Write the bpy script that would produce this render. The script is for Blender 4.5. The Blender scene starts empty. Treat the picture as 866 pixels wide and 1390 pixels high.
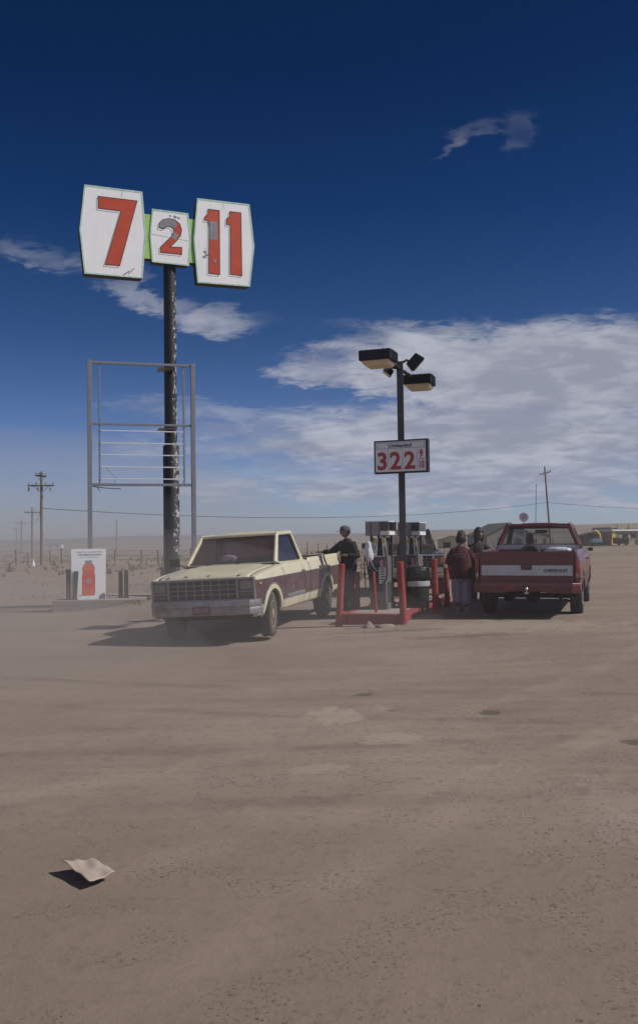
import bpy, bmesh, math, random
from math import sin, cos, pi, radians as rad, sqrt, tanh, exp, atan2
from mathutils import Vector as V, Matrix, noise as mnoise
random.seed(7)
SC = bpy.context.scene
COL = SC.collection

# ------------------------------------------------------------------ camera, light, sky
cd = bpy.data.cameras.new('camera'); cam = bpy.data.objects.new('camera', cd); COL.objects.link(cam)
cd.sensor_fit = 'HORIZONTAL'; cd.sensor_width = 36; cd.lens = 36*1263/866; cd.shift_y = -7/866*1.0
cd.clip_start = .05; cd.clip_end = 30000
cam.matrix_world = Matrix.Translation((0, 0, 1.535)) @ Matrix.Rotation(rad(92.2), 4, 'X') @ Matrix.Rotation(-.014, 4, 'Z')
SC.camera = cam
SC.view_settings.view_transform = 'Standard'; SC.view_settings.look = 'None'
SC.view_settings.exposure = 0; SC.view_settings.gamma = 1
SUN_E, SUN_A = rad(43), rad(8)
sd = bpy.data.lights.new('sun', 'SUN'); sd.energy = 3.8; sd.angle = rad(.53); sd.color = (1, .955, .90)
so = bpy.data.objects.new('sun', sd); COL.objects.link(so)
SV = V((cos(SUN_E)*cos(SUN_A), -cos(SUN_E)*sin(SUN_A), sin(SUN_E)))
so.rotation_euler = SV.to_track_quat('Z', 'Y').to_euler()
so.location = (20, -4, 20)

class NT:
    def __init__(s, tree): s.t = tree; s.n = tree.nodes; s.l = tree.links
    def new(s, ty, **k):
        n = s.n.new(ty)
        for a, b in k.items(): setattr(n, a, b)
        return n
    def put(s, sock, v):
        if isinstance(v, bpy.types.NodeSocket): s.l.new(v, sock)
        elif v is not None: sock.default_value = v
    def m(s, op, a, b=None, c=None, clamp=False):
        n = s.new('ShaderNodeMath', operation=op); n.use_clamp = clamp
        for i, v in enumerate((a, b, c)):
            if v is not None: s.put(n.inputs[i], v)
        return n.outputs[0]
    def noise(s, vec, scale, detail=4, rough=.5, dist=0, dim='3D'):
        n = s.new('ShaderNodeTexNoise'); s.put(n.inputs['Vector'], vec)
        n.inputs['Scale'].default_value = scale; n.inputs['Detail'].default_value = detail
        n.inputs['Roughness'].default_value = rough; n.inputs['Distortion'].default_value = dist
        return n.outputs['Fac']
    def step(s, x, a, b):       # smooth 0..1 as x goes a..b
        n = s.new('ShaderNodeMapRange', interpolation_type='SMOOTHSTEP'); s.put(n.inputs[0], x)
        n.inputs[1].default_value = a; n.inputs[2].default_value = b
        return n.outputs[0]
    def mix(s, f, a, b, blend='MIX'):
        n = s.new('ShaderNodeMix', data_type='RGBA', blend_type=blend)
        s.put(n.inputs[0], f)
        for i, v in ((6, a), (7, b)):
            if isinstance(v, tuple) and len(v) == 3: v = (*v, 1)
            s.put(n.inputs[i], v)
        return n.outputs[2]
    def map(s, vec, loc=(0, 0, 0), rot=(0, 0, 0), sc=(1, 1, 1)):
        n = s.new('ShaderNodeMapping'); s.put(n.inputs[0], vec)
        n.inputs[1].default_value = loc; n.inputs[2].default_value = rot; n.inputs[3].default_value = sc
        return n.outputs[0]
    def sep(s, vec):
        n = s.new('ShaderNodeSeparateXYZ'); s.put(n.inputs[0], vec); return n.outputs
    def comb(s, x, y, z):
        n = s.new('ShaderNodeCombineXYZ')
        for i, v in enumerate((x, y, z)): s.put(n.inputs[i], v)
        return n.outputs[0]

def make_world():
    w = bpy.data.worlds.new('World'); SC.world = w; w.use_nodes = True
    w.node_tree.nodes.clear(); k = NT(w.node_tree)
    out = k.new('ShaderNodeOutputWorld'); bg = k.new('ShaderNodeBackground'); bg.inputs[1].default_value = .10
    k.l.new(bg.outputs[0], out.inputs[0])
    sky = k.new('ShaderNodeTexSky', sky_type='NISHITA'); sky.sun_disc = False
    sky.sun_elevation = SUN_E; sky.sun_rotation = rad(90)+SUN_A; sky.altitude = 1800; sky.air_density = 1.0
    sky.dust_density = .6; sky.ozone_density = 3.0
    d = k.new('ShaderNodeTexCoord').outputs['Generated']
    x, y, z = k.sep(d)
    zz = k.m('MAXIMUM', z, 0)
    # polarised, deep desert blue overhead
    rp = k.new('ShaderNodeValToRGB'); k.l.new(zz, rp.inputs[0]); e = rp.color_ramp.elements
    e[0].position = 0; e[0].color = (.62, .64, .80, 1); e[1].position = 1; e[1].color = (.0, .08, .17, 1)
    for p, c in ((.05, (.56, .60, .80)), (.12, (.38, .45, .66)), (.22, (.155, .29, .47)), (.34, (.035, .17, .36)), (.46, (.0, .115, .26)), (.7, (.0, .09, .20))):
        q = e.new(p); q.color = (*c, 1)
    base = k.mix(1.0, sky.outputs[0], rp.outputs[0], 'MULTIPLY')
    base = k.mix(k.step(y, .35, -.25), base, k.mix(1.0, base, (2.6, 1.9, 1.5), 'MULTIPLY'))  # sky behind the camera brightened to lift ambient light in the shadows
    # clouds: a flat layer seen in perspective, with the banks where they hang over the desert
    zc = k.m('ADD', zz, .15)
    P = k.comb(k.m('DIVIDE', x, zc), k.m('DIVIDE', y, zc), 0)
    yy = k.m('MAXIMUM', y, .02)
    u = k.m('DIVIDE', x, yy); v = k.m('DIVIDE', zz, yy)
    n1 = k.noise(P, 2.1, 8, .57, .4); n2 = k.noise(k.map(P, (3, 1, 0)), 6.5, 8, .60, .4)
    n3 = k.noise(k.map(P, (1, 5, 0), rot=(0, 0, .5), sc=(1, 1.6, 1)), 14, 8, .65, .8)
    n = k.m('ADD', k.m('ADD', k.m('MULTIPLY', n1, .63), k.m('MULTIPLY', n2, .32)), k.m('MULTIPLY', n3, .13))
    nl = k.noise(k.comb(k.m('MULTIPLY', u, 2.2), k.m('MULTIPLY', v, 30), 3.3), 1.0, 7, .55, .6)
    n = k.m('ADD', n, k.m('MULTIPLY', k.step(v, .15, .07), k.m('SUBTRACT', nl, n)))
    uw = k.m('ADD', u, k.m('MULTIPLY', k.m('SUBTRACT', n2, .5), .14)); vw = k.m('ADD', v, k.m('MULTIPLY', k.m('ADD', k.m('SUBTRACT', n1, .5), k.m('MULTIPLY', k.m('SUBTRACT', n3, .5), .5)), .075))
    def ell(cx, cy, rx, ry, a, amp):
        dx = k.m('SUBTRACT', uw, cx); dy = k.m('SUBTRACT', vw, cy)
        p = k.m('ADD', k.m('MULTIPLY', dx, cos(a)), k.m('MULTIPLY', dy, sin(a)))
        q = k.m('SUBTRACT', k.m('MULTIPLY', dy, cos(a)), k.m('MULTIPLY', dx, sin(a)))
        p = k.m('DIVIDE', p, rx); q = k.m('DIVIDE', q, ry)
        r = k.m('ADD', k.m('MULTIPLY', p, p), k.m('MULTIPLY', q, q))
        return k.m('MULTIPLY', k.step(r, 1.3, .0), amp)
    def px(a): return (a-433)/1263
    def py(b): return (739-b)/1263*1.01
    E = [ (px(300), py(437), .070, .024, -.22, .52), (px(175), py(388), .10, .020, -.42, .44), (px(60), py(352), .08, .016, -.35, .36), (px(350), py(452), .05, .014, -.1, .34),
          (px(672), py(182), .055, .010, .1, .31), (px(625), py(200), .048, .007, .55, .34), (px(722), py(182), .040, .016, .8, .27),
          (px(450), py(510), .075, .020, .0, .62), (px(600), py(500), .14, .050, -.05, 1.0), (px(740), py(520), .19, .070, .05, 1.12),
          (px(900), py(510), .18, .065, .0, 1.1), (px(470), py(450), .06, .010, 0, .30), (px(660), py(605), .33, .052, .0, .98), (px(470), py(585), .10, .018, .0, .45),
          (px(560), py(652), .42, .022, .0, .72), (px(350), py(632), .20, .010, .0, .38), (px(760), py(668), .16, .010, .02, .3), (px(80), py(620), .16, .012, .0, .25) ]
    E += [(px(480), py(600), .30, .05, .0, .55), (px(250), py(560), .14, .02, .0, .42), (px(690), py(668), .34, .026, .0, .85), (px(330), py(668), .2, .014, .0, .5)]
    tot = None
    for q in E:
        s = ell(*q); tot = s if tot is None else k.m('MAXIMUM', tot, s)
    tot = k.m('MULTIPLY', tot, k.step(y, .0, .15))
    # round the unseen sky: broken cloud, its cover raised to fill the shadows
    rest = k.m('MULTIPLY', k.step(y, .30, -.1), .40)
    tot = k.m('MAXIMUM', tot, rest)
    dens = k.m('ADD', k.m('MULTIPLY', k.m('SUBTRACT', n, .5), 2.0), k.m('SUBTRACT', k.m('MULTIPLY', tot, 1.35), .36))
    dens = k.m('MULTIPLY', k.step(dens, -.26, .98), k.m('MULTIPLY', k.step(tot, .0, .45), .93))
    veil = k.m('MULTIPLY', k.step(tot, .25, 1.0), k.m('ADD', .20, k.m('MULTIPLY', n, .75)))
    dens = k.m('MAXIMUM', dens, veil)
    shade = k.step(k.m('ADD', n1, k.m('MULTIPLY', k.m('SUBTRACT', n2, .5), .8)), .35, .72)
    cc = k.mix(shade, (3.0, 3.15, 3.9), (4.7, 4.85, 5.5))
    fin = k.mix(dens, base, cc)
    k.l.new(fin, bg.inputs[0])
make_world()

# ------------------------------------------------------------------ helpers
def tag(o, label=None, cat=None, group=None, kind=None):
    if label: o['label'] = label
    if cat: o['category'] = cat
    if group: o['group'] = group
    if kind: o['kind'] = kind
    return o
def empty(name, loc=(0, 0, 0), rot=(0, 0, 0), label=None, cat=None, group=None):
    o = bpy.data.objects.new(name, None); COL.objects.link(o); o.location = loc; o.rotation_euler = rot
    o.empty_display_size = .2
    return tag(o, label, cat, group)
def obj(name, bm, mats, parent=None, smooth=False, bev=0, solid=0, ang=35):
    me = bpy.data.meshes.new(name)
    if isinstance(bm, bmesh.types.BMesh):
        if len(bm.faces) < 60000: bmesh.ops.recalc_face_normals(bm, faces=bm.faces)
        bm.to_mesh(me); bm.free()
    else:
        me = bm; me.name = name
    o = bpy.data.objects.new(name, me); COL.objects.link(o)
    if not isinstance(mats, (list, tuple)): mats = [mats]
    if len(me.materials): me.materials.clear()
    for m in mats: me.materials.append(m)
    if parent: o.parent = parent
    if solid:
        s = o.modifiers.new('s', 'SOLIDIFY'); s.thickness = solid; s.offset = -1
    if bev:
        b = o.modifiers.new('b', 'BEVEL'); b.width = bev; b.segments = 2; b.limit_method = 'ANGLE'; b.angle_limit = rad(40)
    if smooth:
        for p in me.polygons: p.use_smooth = True
        try: me.set_sharp_from_angle(angle=rad(ang))
        except Exception: pass
    return o
def B(): return bmesh.new()
def box(bm, c, s, rot=None, mi=0, taper=1):
    """box centred at c, size s"""
    M = Matrix.Translation(c)
    if rot: M = M @ (rot if isinstance(rot, Matrix) else Matrix.Rotation(rot, 4, 'Z'))
    vs = []
    for i in (-.5, .5):
        for j in (-.5, .5):
            for k in (-.5, .5):
                t = taper if k > 0 else 1
                vs.append(bm.verts.new(M @ V((i*s[0]*t, j*s[1]*t, k*s[2]))))
    for f in ((0, 1, 3, 2), (4, 6, 7, 5), (0, 4, 5, 1), (2, 3, 7, 6), (0, 2, 6, 4), (1, 5, 7, 3)):
        fc = bm.faces.new([vs[i] for i in f]); fc.material_index = mi
def frames(pts):
    T = []
    for i in range(len(pts)):
        a = pts[max(i-1, 0)]; b = pts[min(i+1, len(pts)-1)]; T.append((b-a).normalized())
    up = V((0, 0, 1)) if abs(T[0].z) < .9 else V((1, 0, 0))
    out = []; x = T[0].cross(up).normalized()
    for t in T:
        x = (x - t*x.dot(t)).normalized(); out.append((x, t.cross(x)))
    return out
def tube(bm, pts, r, seg=8, caps=True, mi=0, sq=1):
    pts = [V(p) for p in pts]; fr = frames(pts); rings = []
    for i, p in enumerate(pts):
        rr = r[i] if isinstance(r, (list, tuple)) else r
        rings.append([bm.verts.new(p + fr[i][0]*cos(2*pi*j/seg)*rr + fr[i][1]*sin(2*pi*j/seg)*rr*sq) for j in range(seg)])
    for a, b in zip(rings, rings[1:]):
        for j in range(seg):
            f = bm.faces.new((a[j], a[(j+1) % seg], b[(j+1) % seg], b[j])); f.material_index = mi
    if caps:
        for q in (rings[0][::-1], rings[-1]):
            f = bm.faces.new(q); f.material_index = mi
def loft(bm, rings, mi=0, caps=True):
    R = [[bm.verts.new(p) for p in r] for r in rings]; n = len(R[0])
    for a, b in zip(R, R[1:]):
        for j in range(n):
            f = bm.faces.new((a[j], a[(j+1) % n], b[(j+1) % n], b[j])); f.material_index = mi
    if caps:
        for q in (R[0][::-1], R[-1]): bm.faces.new(q).material_index = mi
def ering(c, rx, ry, a=0, n=20, wob=0, seed=0, pw=1.0):
    o = []
    for j in range(n):
        t = 2*pi*j/n; k = 1 + wob*mnoise.noise(V((cos(t)*2.2+seed, sin(t)*2.2, c[2]*5)))
        cx = abs(cos(t))**pw*(1 if cos(t) > 0 else -1); sy = abs(sin(t))**pw*(1 if sin(t) > 0 else -1)
        x = cx*rx*k; y = sy*ry*k
        o.append(V((c[0]+x*cos(a)-y*sin(a), c[1]+x*sin(a)+y*cos(a), c[2])))
    return o
def lathe(bm, prof, axis='Z', c=(0, 0, 0), seg=24, mi=0, close=False):
    """prof: list of (radius, height along axis)"""
    c = V(c); rings = []
    for r, h in prof:
        ring = []
        for j in range(seg):
            t = 2*pi*j/seg
            if axis == 'Z': p = V((r*cos(t), r*sin(t), h))
            elif axis == 'Y': p = V((r*cos(t), h, r*sin(t)))
            else: p = V((h, r*cos(t), r*sin(t)))
            ring.append(bm.verts.new(c+p))
        rings.append(ring)
    for a, b in zip(rings, rings[1:]):
        for j in range(seg):
            bm.faces.new((a[j], a[(j+1) % seg], b[(j+1) % seg], b[j])).material_index = mi
    for q in (rings[0], rings[-1]):
        try: bm.faces.new(q).material_index = mi
        except Exception: pass
def prism(bm, poly, f, d0, d1, mi=0, side=None):
    """poly in (s,t); f(s,t,d) -> point; extruded between d0 (front) and d1"""
    a = [bm.verts.new(f(s, t, d0)) for s, t in poly]; b = [bm.verts.new(f(s, t, d1)) for s, t in poly]
    n = len(poly)
    bm.faces.new(a).material_index = mi; bm.faces.new(b[::-1]).material_index = mi if side is None else side
    for i in range(n):
        bm.faces.new((a[i], b[i], b[(i+1) % n], a[(i+1) % n])).material_index = mi if side is None else side
def ribbon(bm, poly, w, f, d, closed=True, mi=0, d2=None):
    n = len(poly); P = [V((p[0], p[1])) for p in poly]
    rng = range(n) if closed else range(n-1)
    for i in rng:
        a, b = P[i], P[(i+1) % n]; t = (b-a)
        if t.length < 1e-5: continue
        t.normalize(); q = V((-t.y, t.x))*w/2; a2 = a-t*w*.4; b2 = b+t*w*.4
        prism(bm, [(a2+q)[:], (b2+q)[:], (b2-q)[:], (a2-q)[:]], f, d + .0003*(i % 3), (d2 if d2 is not None else d+.004), mi)
def text_mesh(s, size, bold=0, align='CENTER', sx=1, ext=.002, space=1):
    c = bpy.data.curves.new('t', 'FONT'); c.body = s; c.size = size; c.offset = bold; c.align_x = align; c.extrude = ext
    c.space_character = space; c.resolution_u = 4
    o = bpy.data.objects.new('t', c); COL.objects.link(o)
    bpy.context.view_layer.update()
    me = bpy.data.meshes.new_from_object(o.evaluated_get(bpy.context.evaluated_depsgraph_get()))
    bpy.data.objects.remove(o)
    for v in me.vertices: v.co.x *= sx
    return me
def text(name, s, size, mat, parent, M, **k):
    o = obj(name, text_mesh(s, size, **k), mat, parent); o.matrix_local = M; return o

# ------------------------------------------------------------------ materials
def mat(name, col, rough=.6, metal=0, var=.12, scale=6, bump=0, bscale=40, dirt=0, dirtc=(.27, .21, .165), coat=0, spec=.5, extra=None):
    m = bpy.data.materials.new(name); m.use_nodes = True; k = NT(m.node_tree)
    bs = m.node_tree.nodes['Principled BSDF']
    co = k.new('ShaderNodeTexCoord').outputs['Object']
    n = k.noise(co, scale, 6, .6)
    f = k.m('MULTIPLY', k.m('SUBTRACT', n, .5), 2*var*1.8); f = k.m('ADD', f, 1)
    c = k.mix(1, (*col, 1), k.comb(f, f, f), 'MULTIPLY')
    ro = k.m('ADD', rough, k.m('MULTIPLY', k.m('SUBTRACT', k.noise(co, scale*2.3, 4), .5), .25), clamp=True)
    if extra: c = extra(k, co, c)
    if dirt:
        g = k.noise(k.map(co, (9, 2, 4)), 3.1, 8, .68)
        dm = k.m('MULTIPLY', k.step(g, .62-.35*dirt, .78), min(1, dirt*1.2))
        c = k.mix(dm, c, (*dirtc, 1)); ro = k.m('ADD', ro, k.m('MULTIPLY', dm, .4), clamp=True)
    k.l.new(c, bs.inputs['Base Color']); k.l.new(ro, bs.inputs['Roughness'])
    bs.inputs['Metallic'].default_value = metal; bs.inputs['Coat Weight'].default_value = coat
    bs.inputs['Coat Roughness'].default_value = .12; bs.inputs['Specular IOR Level'].default_value = spec
    if bump:
        b = k.new('ShaderNodeBump'); b.inputs['Strength'].default_value = bump; b.inputs['Distance'].default_value = .02
        k.l.new(k.noise(co, bscale, 5), b.inputs['Height']); k.l.new(b.outputs[0], bs.inputs['Normal'])
    return m
def chips(thr, col, scale, axis=None, lo=0, hi=1, soft=.03, amt=1):
    def f(k, co, c):
        n = k.noise(co, scale, 9, .7)
        a = n
        if axis is not None:
            a = k.m('ADD', n, k.m('MULTIPLY', k.m('SUBTRACT', k.step(k.sep(co)[axis], lo, hi), .5), .35*amt))
        return k.mix(k.step(a, thr, thr+soft), c, (*col, 1))
    return f
def glass(name, tint=(.75, .8, .8), a=.16, rough=.03):
    m = bpy.data.materials.new(name); m.use_nodes = True; k = NT(m.node_tree); m.node_tree.nodes.clear()
    out = k.new('ShaderNodeOutputMaterial'); mx = k.new('ShaderNodeMixShader'); tr = k.new('ShaderNodeBsdfTransparent')
    gl = k.new('ShaderNodeBsdfGlossy'); gl.inputs['Roughness'].default_value = rough
    df = k.new('ShaderNodeBsdfDiffuse'); df.inputs[0].default_value = (.26, .19, .18, 1)
    co = k.new('ShaderNodeTexCoord').outputs['Object']
    tr.inputs[0].default_value = (*tint, 1)
    ge = k.new('ShaderNodeNewGeometry'); dp = k.new('ShaderNodeVectorMath', operation='DOT_PRODUCT')
    k.l.new(ge.outputs['Incoming'], dp.inputs[0]); k.l.new(ge.outputs['Normal'], dp.inputs[1])
    sch = k.m('POWER', k.m('SUBTRACT', 1, k.m('ABSOLUTE', dp.outputs['Value'])), 5); fre = k.m('ADD', .06, k.m('MULTIPLY', sch, .9))
    m2 = k.new('ShaderNodeMixShader')
    k.l.new(k.m('ADD', k.m('MULTIPLY', k.noise(co, 4, 5), a), 0), m2.inputs[0]); k.l.new(tr.outputs[0], m2.inputs[1]); k.l.new(df.outputs[0], m2.inputs[2])
    k.l.new(fre, mx.inputs[0]); k.l.new(m2.outputs[0], mx.inputs[1]); k.l.new(gl.outputs[0], mx.inputs[2])
    k.l.new(mx.outputs[0], out.inputs[0])
    return m
M = {}
M['cream'] = mat('cream_paint', (.60, .55, .40), .42, dirt=.42, coat=.15, var=.08)
M['maroon'] = mat('maroon_paint', (.085, .040, .048), .42, dirt=.45, coat=.2)
M['chrome'] = mat('dull_chrome', (.36, .35, .35), .42, .85, dirt=.75, dirtc=(.22, .18, .15))
M['trim'] = mat('aluminium_trim', (.62, .62, .66), .35, .8, dirt=.3)
M['grille'] = mat('grey_grille', (.26, .25, .25), .5, .3, dirt=.5)
M['dark'] = mat('dark_underside', (.018, .017, .017), .8, dirt=.25)
M['inside'] = mat('dark_cab_trim', (.035, .03, .032), .8, dirt=.15)
M['seat'] = mat('seat_cloth', (.10, .055, .055), .9)
M['tyre'] = mat('tyre_rubber', (.022, .021, .02), .85, bump=.4, bscale=60, dirt=.55)
M['rimcream'] = mat('tan_steel_wheel', (.38, .30, .20), .5, .2, dirt=.4)
M['rimgrey'] = mat('grey_steel_wheel', (.35, .35, .36), .4, .8, dirt=.4)
M['red'] = mat('dark_red_paint', (.105, .011, .016), .30, dirt=.16, coat=.5, var=.1)
M['silver'] = mat('silver_paint', (.50, .50, .53), .4, .15, dirt=.25)
M['black'] = mat('black_paint', (.02, .02, .022), .45, dirt=.3, coat=.2)
M['charcoal'] = mat('charcoal_paint', (.016, .018, .022), .35, dirt=.4, coat=.4)
M['lampglass'] = mat('headlight_glass', (.20, .20, .20), .12, .5, dirt=.3)
M['amber'] = mat('amber_lens', (.75, .22, .03), .25, coat=.5)
M['taillens'] = mat('red_lens', (.22, .012, .014), .2, coat=.6, dirt=.2)
M['darkglass'] = glass('tinted_window_glass', (.22, .18, .20), .10)
M['glass'] = glass('window_glass', (.78, .82, .82), .08)
M['windscreen'] = glass('dusty_windscreen', (.62, .52, .58), .18)
M['plate'] = mat('maroon_plate', (.17, .03, .035), .5)
M['white'] = mat('white_paint', (.75, .75, .75), .5, dirt=.2)
M['paper'] = mat('white_paper', (.72, .72, .72), .8, var=.05)
M['signwhite'] = mat('sign_white', (.86, .86, .86), .5, var=.04, scale=3, extra=lambda k, co, c: k.mix(k.step(k.noise(co, 9, 7, .75), .695, .72), k.mix(k.m('MULTIPLY', k.step(k.noise(k.map(co, sc=(1, 1, .12)), 11, 6), .5, .75), .12), c, (.5, .42, .36)), (.07, .07, .06)))
M['signrim'] = mat('sign_edge_worn', (.42, .62, .52), .6, var=.3, scale=9, extra=chips(.56, (.74, .76, .72), 14, soft=.05))
M['signside'] = mat('sign_side', (.075, .065, .04), .8, var=.4, scale=5, extra=chips(.60, (.02, .018, .012), 6, soft=.1))
M['green'] = mat('lime_green', (.36, .60, .14), .55, dirt=.15)
def numeral_extra(k, co, c):
    n = k.noise(co, 22, 8, .75)
    return k.mix(k.step(n, .66, .69), c, (.16, .05, .03))
M['signred'] = mat('numeral_red', (.50, .062, .024), .55, var=.15, scale=4, extra=numeral_extra)
M['peelgrey'] = mat('bare_grey_metal', (.24, .24, .255), .6, .2, var=.25, scale=7)
M['ink'] = mat('black_line', (.02, .018, .02), .7)
M['polepeel'] = mat('black_pole_peeling', (.022, .021, .024), .5, bump=.3, bscale=12, extra=lambda k, co, c: k.mix(k.step(k.m('ADD', k.noise(k.map(co, sc=(1, 1, .55)), 13, 9, .72), k.m('MULTIPLY', k.step(k.sep(co)[0], -.02, .16), .15)), .675, .70), c, (.40, .40, .41)))
M['galv'] = mat('grey_galvanised', (.27, .27, .29), .5, .5, dirt=.25, extra=chips(.66, (.12, .09, .07), 6))
M['barwhite'] = mat('white_rail', (.66, .66, .68), .5, dirt=.1)
M['concrete'] = mat('concrete', (.30, .26, .22), .9, var=.15, scale=3, bump=.15, bscale=30, dirt=.3)
M['kerbred'] = mat('kerb_red', (.24, .036, .030), .7, var=.25, scale=5, bump=.25, dirt=.22, extra=chips(.70, (.30, .26, .22), 16))
M['postred'] = mat('post_red', (.30, .034, .030), .55, var=.3, scale=7, dirt=.32, extra=chips(.61, (.16, .05, .035), 18))
M['postdark'] = mat('dark_post', (.035, .032, .03), .8, dirt=.3)
M['lpole'] = mat('lamp_pole_dark', (.035, .033, .036), .5, dirt=.25)
M['lamphouse'] = mat('lamp_housing', (.014, .014, .016), .55)
M['lens'] = mat('lamp_lens', (.62, .50, .33), .4, var=.15)
M['pricewhite'] = mat('price_board', (.72, .72, .74), .5, var=.06, dirt=.12)
M['pricered'] = mat('price_red', (.42, .07, .07), .6)
M['posterw'] = mat('poster_white', (.80, .82, .85), .5, var=.05, dirt=.12)
M['orange'] = mat('orange_drink', (.62, .075, .040), .5, var=.2, scale=3)
M['orange2'] = mat('orange_drink_top', (.66, .15, .075), .5, var=.1)
M['capgrey'] = mat('cap_grey', (.30, .30, .36), .5, .2)
M['posterdark'] = mat('poster_dark', (.10, .10, .16), .8)
M['pumpbody'] = mat('pump_cabinet', (.14, .13, .125), .5, .1, dirt=.3)
M['pump'] = mat('pump_grey', (.24, .225, .23), .5, .1, dirt=.3)
M['pumpdark'] = mat('pump_dark', (.045, .042, .042), .55, dirt=.25)
M['screen'] = mat('pump_screen', (.012, .012, .014), .15)
M['label'] = mat('white_label', (.70, .70, .66), .6, dirt=.15)
M['yellow'] = mat('faded_yellow', (.62, .42, .06), .6, dirt=.2)
M['pink'] = mat('pink_tag', (.75, .22, .38), .6)
M['rubber'] = mat('black_rubber', (.012, .012, .012), .6)
M['steel'] = mat('steel', (.45, .45, .46), .35, .9)
M['bagplastic'] = mat('plastic_bag_white', (.62, .62, .66), .35, var=.25, scale=14, bump=.8, bscale=18)
M['binbag'] = mat('black_bin_bag', (.016, .015, .016), .35, bump=1, bscale=14)
M['barrel'] = mat('dark_barrel', (.018, .018, .019), .6, dirt=.08)
M['wood'] = mat('weathered_wood', (.19, .15, .125), .9, var=.3, scale=3, bump=.4)
M['post_wood'] = mat('fence_wood', (.11, .085, .07), .9, var=.3)
M['wire'] = mat('wire', (.05, .05, .055), .6)
M['skin'] = mat('skin', (.24, .125, .085), .55, var=.1)
M['hair'] = mat('black_hair', (.012, .010, .010), .5, bump=1, bscale=30)
M['blackcloth'] = mat('black_cloth', (.020, .019, .021), .9, bump=.6, bscale=9)
M['jeans'] = mat('dark_jeans', (.045, .048, .062), .9, bump=.5, bscale=11)
M['maroonshirt'] = mat('maroon_cloth', (.060, .008, .015), .9, bump=.5, bscale=8)
M['lilac'] = mat('lilac_cloth', (.36, .31, .43), .9, bump=.6, bscale=9)
M['greycap'] = mat('grey_cap_cloth', (.09, .095, .11), .9)
M['shoe'] = mat('shoe', (.05, .05, .055), .7)
M['shoewhite'] = mat('pale_shoe', (.35, .34, .36), .7)
M['mouth'] = mat('lips', (.16, .05, .04), .6)
M['eye'] = mat('eye', (.02, .015, .012), .3)
M['stone'] = mat('stone', (.25, .20, .165), .95, var=.35, scale=9, bump=.5)
M['card'] = mat('cardboard', (.40, .325, .265), .9, var=.15, dirt=.45, dirtc=(.24, .18, .14))
M['blue'] = mat('teal_blue', (.18, .36, .46), .6, dirt=.25)
M['brown'] = mat('brown_wood_wall', (.13, .085, .06), .9, var=.3)
M['brownbox'] = mat('brown_metal', (.09, .065, .06), .7, dirt=.3)
M['tan'] = mat('tan_wall', (.36, .30, .22), .9, dirt=.3)
M['greywall'] = mat('grey_wall', (.20, .19, .185), .9, var=.2, dirt=.3)
M['roofdark'] = mat('dark_roof', (.09, .085, .085), .9)
M['signface'] = mat('round_sign_white', (.50, .47, .48), .6)
M['scrub'] = mat('dry_scrub', (.19, .155, .10), .95, var=.4, scale=.4)

# ------------------------------------------------------------------ ground
def sstep(a, b, x):
    t = min(1, max(0, (x-a)/(b-a))); return t*t*(3-2*t)
def g0(x, y):
    v = .14*tanh((.035*x+.03*(y-17))/.14)*sstep(5, 13, y)
    return v*.9 if v > 0 else v
POTS = [(.42, 9.99, .16), (.64, 8.98, .13), (1.53, 8.75, .20), (2.37, 7.25, .12), (2.6, 14.6, .3), (1.9, 15.3, .22)]
def ground(x, y):
    z = g0(x, y)
    r = sqrt(x*x+y*y)
    z += .22*exp(-(((x+3.9)/1.1)**2+((y-22.5)/.8)**2))
    z += .012*mnoise.noise(V((x*.5, y*.5, 0)))*sstep(30, 60, r)*10
    z += .012*mnoise.noise(V((x*.8, y*.8, 3)))
    if r < 14:
        for a, b, c in POTS:
            d = ((x-a)**2+((y-b)*.8)**2)/(c*c)
            if d < 6: z -= .03*exp(-d*1.5)
    if r > 120:
        az = atan2(x, y) if y > 0 else pi
        e = (.0065+.011*sstep(-.02, .33, az)) if abs(az) < 1.2 else .008      # the low ridges along the horizon
        if az < -.16: e *= 1-.55*sstep(-.16, -.34, az)
        R = 900
        z += e*R*sstep(200, 1000, r)*(1+.10*mnoise.noise(V((x*.004, y*.004, 5)))+.05*mnoise.noise(V((x*.02, y*.02, 7))))
        z += .45*mnoise.noise(V((x*.02, y*.02, 1)))*sstep(120, 320, r)
    if r > 25:  # berms and low rolls beyond the lot
        z += .12*mnoise.noise(V((x*.05, y*.16, 9)))*sstep(28, 55, r)
    return z
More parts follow.
